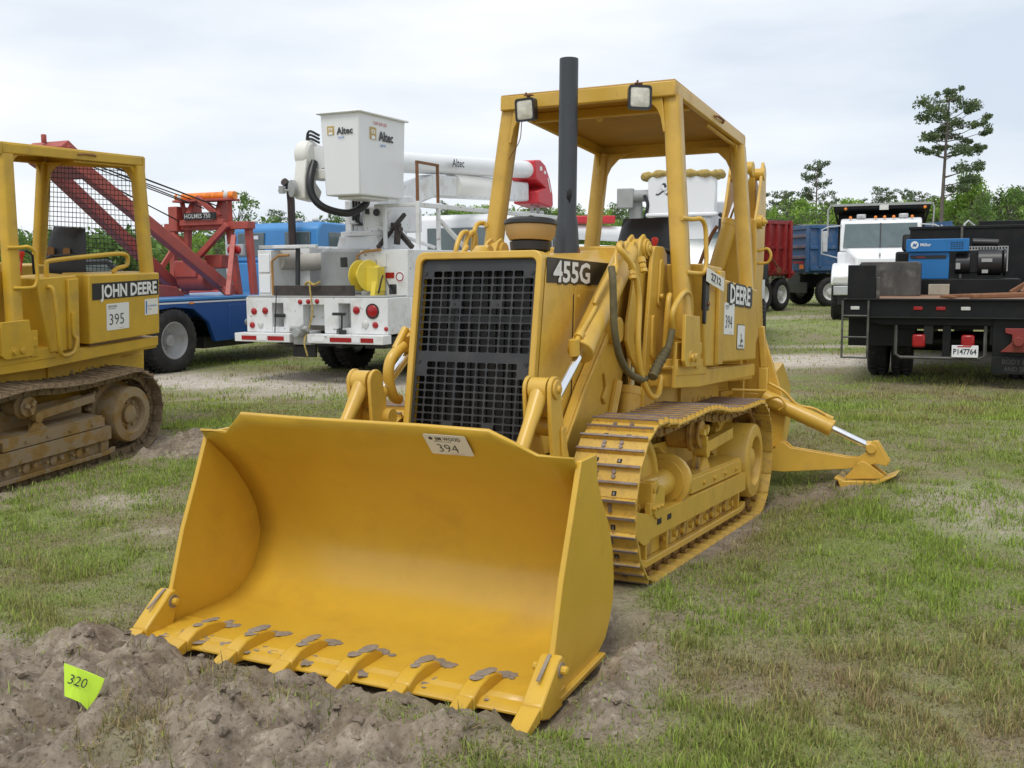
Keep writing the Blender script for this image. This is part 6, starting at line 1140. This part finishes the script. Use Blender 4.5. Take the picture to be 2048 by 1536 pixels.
P_('side_window', lambda m: m.bb((-2.8, -1.12, 1.7), (-1.8, -1.09, 2.3)), TM['glass'], bevel=.01)
P_('lift_control', lambda m: (m.bb((-1.4, -1.0, 2.3), (-.5, -.6, 3.0)),), TM['gray'], bevel=.02)
for s in (1, -1):
    for x in (-2.4, 1.8): wheel(T, (x, s*1.0, .5), s, .5, .28)
# red truck behind the canopy
T = empty('delivery_truck', loc=(6.6, 33, 0), rz=az(15)); tag(T, 'red box truck roof showing between the crawler canopy posts', 'truck')
P_('cargo_box', lambda m: (m.bb((0, -1.2, 1.0), (6, 1.2, 3.3)),), TM['tipred'], bevel=.02)
P_('roof_light', lambda m: m.bb((-.03, -.3, 2.75), (.0, .3, 2.9)), Cw, bevel=.01); P_('rear_door', lambda m: m.bb((-.03, -1.1, 1.1), (0, 1.1, 2.6)), Cw, bevel=.01)
for s in (1, -1):
    for x in (1.2, 7.0): wheel(T, (x, s*1.0, .5), s, .5, .28)
P_('cab', lambda m: m.bb((6.2, -1.1, .8), (7.8, 1.1, 2.6)), TM['tipred'], bevel=.05)
# white van beyond the stabiliser, far left pickup behind the muddy crawler
def pickup(name, loc, a, mt, label, cat, van=False):
    global T
    T = empty(name, loc=loc, rz=az(a)); tag(T, label, cat)
    P_('body', lambda m: (m.prism([(-2.7, .55), (-2.75, 1.05), (1.0, 1.10), (2.5, 1.02), (2.65, .85), (2.65, .50)], 1, -.98, .98), m.prism([(-2.6 if van else -.9, 1.05), (-2.4 if van else -.75, 1.85), (.5, 1.88), (1.3, 1.08)], 1, -.88, .88)), mt, bevel=.05)
    for s in (1, -1):
        P_('side_window', lambda m: m.prism([(-.6, 1.15), (-.55, 1.72), (.45, 1.75), (.95, 1.15)], 1, s*.875, s*.895), TM['glass'], bevel=0)
        for x in (-1.8, 1.75): wheel(T, (x, s*.88, .38), s, .38, .24)
    P_('windshield', lambda m: m.add([(1.305, -.8, 1.12), (1.305, .8, 1.12), (.56, .76, 1.82), (.56, -.76, 1.82)], [(0, 1, 2, 3)]), TM['glass'], bevel=0)
    P_('bumper', lambda m: (m.bb((2.62, -.95, .40), (2.75, .95, .62)), m.bb((-2.85, -.95, .42), (-2.7, .95, .65))), TM['rim'], bevel=.02)
    for y in (.8, -.8): lamp(T, (-2.72, y, .95), (-1, 0, 0), .09, 'tail')
pickup('pickup_truck', (-10.2, 24.5, 0), 70, M['black'], 'black pickup truck seen through the mesh screen of the muddy crawler', 'pickup truck')
pickup('pickup_truck', (-7.6, 27.5, 0), 95, TM['tipred'], 'dark red pickup parked behind the wrecker mast', 'pickup truck')
pickup('pickup_truck', (-12.6, 22.5, 0), 60, TM['clean'], 'white pickup far left behind the canopy post of the muddy crawler', 'pickup truck')
# teal truck at the right edge
T = empty('box_truck', loc=(9.3, 18.3, 0), rz=az(25)); tag(T, 'pale teal truck cab beyond the black bulkhead at the right edge', 'truck')
P_('cab', lambda m: (m.bb((0, -1.1, .7), (1.8, 1.1, 2.15)),), TM['teal'], bevel=.05)
P_('rear_window', lambda m: m.bb((-.02, -.8, 1.4), (.0, .5, 1.95)), TM['glass'], bevel=.01)
P_('hood', lambda m: m.bb((1.8, -.9, .7), (3.2, .9, 1.5)), TM['teal'], bevel=.05)
P_('mirror', lambda m: (m.tube([(.2, 1.1, 1.9), (.2, 1.45, 2.3), (.2, 1.45, 1.6)], .03, 8), m.bb((.15, 1.4, 1.8), (.25, 1.55, 2.2))), TM['rim'], bevel=.01)
P_('beacon', lambda m: m.bb((-.02, .8, 1.25), (.0, 1.0, 1.5)), TM['amber'], bevel=.02)
for s in (1, -1):
    for x in (-.8, 2.6): wheel(T, (x, s*1.0, .5), s, .5, .28)
P_('service_bed', lambda m: m.bb((-2.0, -1.1, .7), (-.1, 1.1, 1.2)), TM['teal'], bevel=.02)
# black dump truck roof with mirrors at the far right
T = empty('dump_truck', loc=(16.2, 32.5, 0), rz=az(205)); tag(T, 'dark dump truck at the right edge, only its roof and mirror over the bulkhead', 'dump truck')
P_('cab', lambda m: (m.bb((-1.8, -1.15, .9), (-.2, 1.15, 1.95)), m.prism([(-1.8, 1.95), (-1.75, 2.7), (-.7, 2.72), (-.3, 1.95)], 1, -1.1, 1.1), m.bb((-.3, -.8, .8), (1.1, .8, 1.7))), M['black'], bevel=.05)
P_('dump_body', lambda m: (m.bb((-6, -1.2, 1.2), (-2.1, 1.2, 3.0)),), Bk, bevel=.02)
for s in (1, -1): P_('mirror_arm', lambda m: m.tube([(-.5, s*1.1, 2.6), (-.2, s*1.5, 2.95), (-.15, s*1.6, 2.85), (-.15, s*1.6, 2.0)], .04, 8), TM['rim'], bevel=0); wheel(T, (.3, s*1.1, .52), s, .52, .3); wheel(T, (-4.6, s*1.1, .52), s, .52, .3)
# ================= trees =================
leafm = {}
def leaf_mat(name, c, c2):
    m = bpy.data.materials.new(name); m.use_nodes = True; q = m.node_tree; b = q.nodes['Principled BSDF']; b.inputs['Roughness'].default_value = .75; b.inputs['Specular IOR Level'].default_value = .15
    n = q.nodes.new('ShaderNodeTexNoise'); n.inputs['Scale'].default_value = .9; n.inputs['Detail'].default_value = 4; t = q.nodes.new('ShaderNodeTexCoord'); q.links.new(t.outputs['Object'], n.inputs['Vector'])
    r = q.nodes.new('ShaderNodeMapRange'); r.inputs[1].default_value = .35; r.inputs[2].default_value = .65; q.links.new(n.outputs[0], r.inputs[0])
    x = q.nodes.new('ShaderNodeMix'); x.data_type = 'RGBA'; x.inputs[6].default_value = (*c, 1); x.inputs[7].default_value = (*c2, 1); q.links.new(r.outputs[0], x.inputs[0]); q.links.new(x.outputs[2], b.inputs['Base Color'])
    tr = q.nodes.new('ShaderNodeBsdfTranslucent'); q.links.new(x.outputs[2], tr.inputs[0]); mx = q.nodes.new('ShaderNodeMixShader'); mx.inputs[0].default_value = .3; q.links.new(b.outputs[0], mx.inputs[1]); q.links.new(tr.outputs[0], mx.inputs[2]); q.links.new(mx.outputs[0], q.nodes['Material Output'].inputs[0])
    return m
LP = leaf_mat('pine_needles', (.10, .14, .075), (.19, .24, .12)); LD = leaf_mat('spring_leaves', (.18, .32, .05), (.32, .46, .10)); LE = leaf_mat('dark_leaves', (.105, .18, .05), (.19, .30, .085)); BK_ = mat('bark', (.15, .125, .11), .9, var=.25, vscale=4)
def leaf_cloud(centers, size, seed, squash=.7):
    """small leaf faces spread through clumps: centers = [(x, y, z, radius, count)]"""
    r = np.random.default_rng(seed); P = []
    for x, y, z, rad, n in centers:
        d = r.normal(0, 1, (n, 3)); d /= np.linalg.norm(d, axis=1)[:, None]; d *= (r.random(n)**.45)[:, None]*rad; d[:, 2] *= squash; P.append(d+[x, y, z])
    P = np.concatenate(P); n = len(P); a = r.normal(0, 1, (n, 3)); a /= np.linalg.norm(a, axis=1)[:, None]; b = np.cross(a, r.normal(0, 1, (n, 3))); b /= np.linalg.norm(b, axis=1)[:, None]; s = size*(.6+.8*r.random(n))[:, None]
    vs = np.stack([P-a*s, P+b*s*.5, P+a*s, P-b*s*.5], 1).reshape(-1, 3); return vs, [(4*i, 4*i+1, 4*i+2, 4*i+3) for i in range(n)]
def tree_mesh(kind, seed):
    r = random.Random(seed); tr = MB(); cs = []
    if kind == 'pine':
        H = 10.; lean = r.uniform(-.3, .3); sp = spline([(0, 0, 0), (lean*.3, 0, 3), (lean*.1, .1, 6), (lean, 0, H)], 5); tr.tube(sp, .1, 7, rs=[.17*(1-i/len(sp))+.03 for i in range(len(sp))])
        for k in range(26):
            z = H*(.38+.60*k/26); a = r.uniform(0, math.tau); L = (H-z)*.30+.5+r.uniform(0, .9); x, y = math.cos(a)*L, math.sin(a)*L; e = z+L*r.uniform(.05, .4)
            tr.tube([(lean*z/H, 0, z), (x*.5, y*.5, (z+e)/2), (x, y, e)], .03, 4, rs=[.05, .03, .015])
            for q in range(3): f = .55+.25*q; cs.append((x*f+r.uniform(-.2, .2), y*f+r.uniform(-.2, .2), z+(e-z)*f+.12, r.uniform(.35, .62), 44))
        cs.append((lean, 0, H, .5, 60)); size, sq = .11, .55
    elif kind == 'young':
        H = 10.; tr.tube([(0, 0, 0), (0, 0, H)], .1, 6, rs=[.14, .02])
        for k in range(34):
            z = H*(.18+.80*k/34); a = k*2.4+r.uniform(-.3, .3); L = (H-z)*.30+.25+r.uniform(0, .35); x, y = math.cos(a)*L, math.sin(a)*L
            tr.tube([(0, 0, z), (x, y, z+L*.5)], .02, 4); 
            for q in range(2): f = .5+.45*q; cs.append((x*f, y*f, z+L*.5*f+.1, .22+.25*(1-z/H)+.1*r.random(), 36))
        size, sq = .10, .8
    else:
        H = 10.; tr.tube([(0, 0, 0), (.1, 0, 3), (0, .1, 7)], .12, 7, rs=[.22, .15, .05])
        for k in range(34):
            a = r.uniform(0, math.tau); z = r.uniform(.22, .93)*H; w = math.sin(min(1, max(.0, (z/H-.05)/.95))*math.pi)**.6*2.7; L = w*r.uniform(.35, 1); x, y = math.cos(a)*L, math.sin(a)*L
            tr.tube([(0, 0, max(1.5, z-2)), (x, y, z)], .03, 4, rs=[.06, .02]); cs.append((x, y, z, r.uniform(.6, 1.15), 62))
        size, sq = .16, .8
    vs, fs = leaf_cloud(cs, size, seed, sq); cr = MB(); cr.v = [tuple(v) for v in vs]; cr.f = fs; cr.m = [0]*len(fs); return tr, cr
VAR = {}
for kind, mats in (('pine', LP), ('young', LP), ('leafy', LD), ('dark', LE)):
    VAR[kind] = []
    for k in range(3):
        a, b = tree_mesh(kind, 10*k+len(kind)); VAR[kind].append((a.mesh('trunk', BK_), b.mesh('crown', mats, 0)))
NM = {'pine': 'pine_tree', 'young': 'pine_tree', 'leafy': 'leafy_tree', 'dark': 'leafy_tree'}
def tree(kind, X, Y, H, wd=1., label=None, cat='tree', group='trees along the far edge of the field', seed=None, v=None):
    o = empty(NM[kind], loc=(X, Y, -.1), rz=random.uniform(0, 6.28) if seed is None else seed); o.scale = (H/10*wd, H/10*wd, H/10)
    a, b = VAR[kind][random.randrange(3) if v is None else v]; put('trunk', a, o); put('crown', b, o)
    return tag(o, label, cat, group)
def px(x, Y): return (x-1024)/2020.36*Y
def hz(x): return 534-.01*(x-1024)
def Ht(x, y, Y): return 1.6+(hz(x)-y)/2020.36*Y
# the lone tall pine and other trees that stand out
def tall_pine():
    r = random.Random(5); Y = 72; T_ = empty('pine_tree', loc=(px(1876, Y), Y, 0)); tag(T_, 'tallest pine with a bare lower trunk rising above the right-hand tree line', 'tree')
    S = Y/2020.36; tr = MB(); H = Ht(1876, 190, Y); sp = spline([(0, 0, 0), (.0, 0, 4.5), (.1, 0, 9), (.25, 0, H-.6)], 5); tr.tube(sp, .1, 8, rs=[.20-.16*i/len(sp) for i in range(len(sp))]); cs = []
    # boughs read off the photograph: (pixel x of tip, pixel y of tip, pixel y at trunk)
    for tx, ty, by, w in ((1840, 212, 235, 22), (1862, 200, 215, 18), (1885, 195, 205, 16), (1905, 200, 215, 18), (1833, 232, 250, 18), (1850, 240, 255, 22), (1920, 225, 250, 22), (1935, 228, 262, 14), (1945, 243, 275, 14), (1955, 270, 290, 16), (1925, 262, 285, 22), (1905, 250, 262, 22), (1880, 225, 235, 26), (1838, 285, 300, 20), (1855, 275, 290, 20), (1870, 262, 275, 22), (1845, 305, 320, 16), (1838, 314, 322, 12), (1935, 305, 320, 22), (1950, 300, 318, 14), (1915, 300, 315, 20), (1895, 275, 290, 24), (1890, 310, 325, 24), (1900, 345, 360, 26), (1925, 340, 358, 22), (1915, 365, 380, 24), (1932, 360, 375, 14), (1890, 385, 395, 18), (1860, 250, 262, 20), (1900, 225, 240, 24), (1875, 300, 305, 16), (1940, 283, 300, 16), (1912, 380, 400, 20)):
        dy = r.uniform(-1.6, 1.6); zt, zb = Ht(tx, ty, Y), Ht(1876, by, Y); x = (tx-1876)*S+.1; tr.tube([(.1, 0, zb), (x*.5, dy*.5, (zt+zb)/2-.1), (x, dy, zt)], .03, 5, rs=[.045, .03, .012])
        n = max(3, int(w/3.5))
        for q in range(n): cs.append((x+r.uniform(-1, 1)*w*S*.8, dy+r.uniform(-.6, .6), zt+r.uniform(-.5, .5)*w*S*.45, w*S*.56*r.uniform(.6, 1.15), 56))
    vs, fs = leaf_cloud(cs, .105, 77, .8); cr = MB(); cr.v = [tuple(v) for v in vs]; cr.f = fs; cr.m = [0]*len(fs); tr.build('trunk', BK_, T_, smooth=60); cr.build('crown', LP, T_, smooth=0)
tall_pine()
Y = 88; tree('pine', px(1626, Y), Y, Ht(1626, 332, Y)+.2, .8, 'open crowned pine rising above the trees between the canopy and white dump truck', group=None, v=1)
Y = 60; tree('dark', px(486, Y), Y, Ht(486, 378, Y), .9, 'dark round topped tree behind the amber light bar of the wrecker', group=None, v=0)
Y = 56; tree('dark', px(40, Y), Y, Ht(40, 440, Y), 1.1, 'dark tree at the far left seen under the muddy crawler canopy', group=None, v=1)
Y = 74; tree('leafy', px(1935, Y), Y, Ht(1935, 340, Y), .75, 'pale green tree with feathery top just right of the tall pine', group=None, v=0)
Y = 68; tree('dark', px(1948, Y), Y, Ht(1948, 388, Y), .75, 'dark rounded tree under the tall pine behind the flatbed', group=None, v=2)
rt = random.Random(21)
LM = ((-999, 'beyond the far left pickup'), (120, 'behind the mesh screen'), (330, 'behind the red mast'), (500, 'above the blue cab'), (620, 'behind the white basket'), (860, 'under the white booms'), (1060, 'just left of the exhaust stack'), (1150, 'just right of the exhaust stack'), (1290, 'behind the second basket'), (1420, 'between the canopy posts'), (1520, 'above the red trailer'), (1600, 'above the blue dump body'), (1680, 'over the white dump truck cab'), (1770, 'over the black dump canopy'), (1880, 'right of the tall pine trunk'), (1960, 'above the black bulkhead'), (2040, 'at the right edge'))
def where(x):
    w = ''
    for a, t in LM:
        if x >= a: w = t
    return w
def row(x0, x1, step, ytop, jit, Y0, Y1, kinds, label, lab2=''):
    x = x0
    while x < x1:
        Yd = rt.uniform(Y0, Y1); k = rt.choice(kinds); yt = ytop(x)+rt.uniform(-jit, jit); H = max(2.5, Ht(x, yt, Yd))
        o = tree(k, px(x, Yd), Yd, H, rt.uniform(.85, 1.25) if k in ('leafy', 'dark') else rt.uniform(.7, 1.0), label[k]+' '+where(x)+lab2, seed=rt.uniform(0, 6), v=rt.randrange(3), group=label['g']); x += step*rt.uniform(.6, 1.4)
g1 = {'leafy': 'bright green leafy tree', 'dark': 'dark green leafy tree', 'young': 'slender pine', 'pine': 'open pine', 'g': 'tree line on the right behind the trucks'}
g2 = {'leafy': 'green tree of the distant wood', 'dark': 'dark tree of the distant wood', 'young': 'small pine of the distant wood', 'pine': 'pine', 'g': 'distant wood seen past the crawler canopy'}
g3 = {'leafy': 'green tree in the left tree line', 'dark': 'dark tree in the left tree line', 'young': 'slender pine in the left tree line', 'pine': 'open pine in the left tree line', 'g': 'tree line on the left behind the wrecker'}
row(1520, 2230, 17, lambda x: 400 if x < 1880 else 374, 14, 70, 84, ['leafy', 'leafy', 'dark', 'young'], g1)
row(1500, 2230, 15, lambda x: 418, 12, 84, 100, ['dark', 'leafy', 'dark'], g1, ', lower back row')
row(1520, 2230, 36, lambda x: 388, 10, 80, 95, ['young', 'pine'], g1)
row(880, 1520, 13, lambda x: 412, 10, 120, 150, ['dark', 'dark', 'leafy', 'young'], g2)
row(880, 1520, 16, lambda x: 432, 8, 105, 120, ['dark', 'leafy'], g2, ', lower front row')
row(440, 880, 20, lambda x: 437, 14, 84, 100, ['dark', 'young', 'young', 'pine'], g3)
row(-160, 440, 20, lambda x: 470 if x > 60 else 460, 16, 80, 100, ['dark', 'leafy', 'young'], g3)
# under-storey that closes the wood down to the ground
cs = []; r_ = np.random.default_rng(4)
for k in range(520):
    x = r_.uniform(-260, 2300); Yd = r_.uniform(86, 106) if not 860 < x < 1510 else r_.uniform(125, 150); zt = Ht(x, 470, Yd); cs.append((px(x, Yd), Yd, r_.uniform(.2, zt*.85), r_.uniform(1.6, 2.8), 170))
vs, fs = leaf_cloud(cs, .32, 5, .8); cr = MB(); cr.v = [tuple(v) for v in vs]; cr.f = fs; cr.m = [0]*len(fs); o = cr.build('undergrowth', LE, smooth=0); tag(o, 'dense undergrowth closing the foot of the distant wood', 'undergrowth', kind='stuff')
# marker flag
zf = float(height(np.array([-1.50]), np.array([3.45]))[0]); Fl.location = (-1.52, 3.44, zf+.002)
mb = MB(); mb.tube([(-.005, 0, -.05), (-.068, 0, .17)], .0018, 6); mb.build('flag_wire', M['dark'], Fl)
F_, U_ = [], []
pts = [(-.066, .165), (-.03, .148), (.01, .126), (.045, .105), (.035, .075), (.018, .045), (.0, .012), (-.02, .042), (-.045, .056), (-.066, .064)]
mb = MB(); vs = [(x, .010*math.sin(x*45), z) for x, z in pts]+[(x, .010*math.sin(x*45)+.0009, z) for x, z in pts]; n = len(pts); mb.add(vs, [tuple(range(n)), tuple(range(2*n-1, n-1, -1))]+[(i, (i+1) % n, (i+1) % n+n, i+n) for i in range(n)])
fm = mat('flag_vinyl', (.60, .90, .06), .45, var=.04); fl = mb.build('flag_sheet', fm, Fl, smooth=0); Fl.rotation_euler = (math.radians(-10), 0, math.radians(10)); Fl.scale = (1.2, 1.2, 1.15)
text('320', fl, M['ink'], (-.055, -.014, .105), (1, 0, -.42), (.42, 0, 1), .030, .9, .0, .0, maxw=.062)
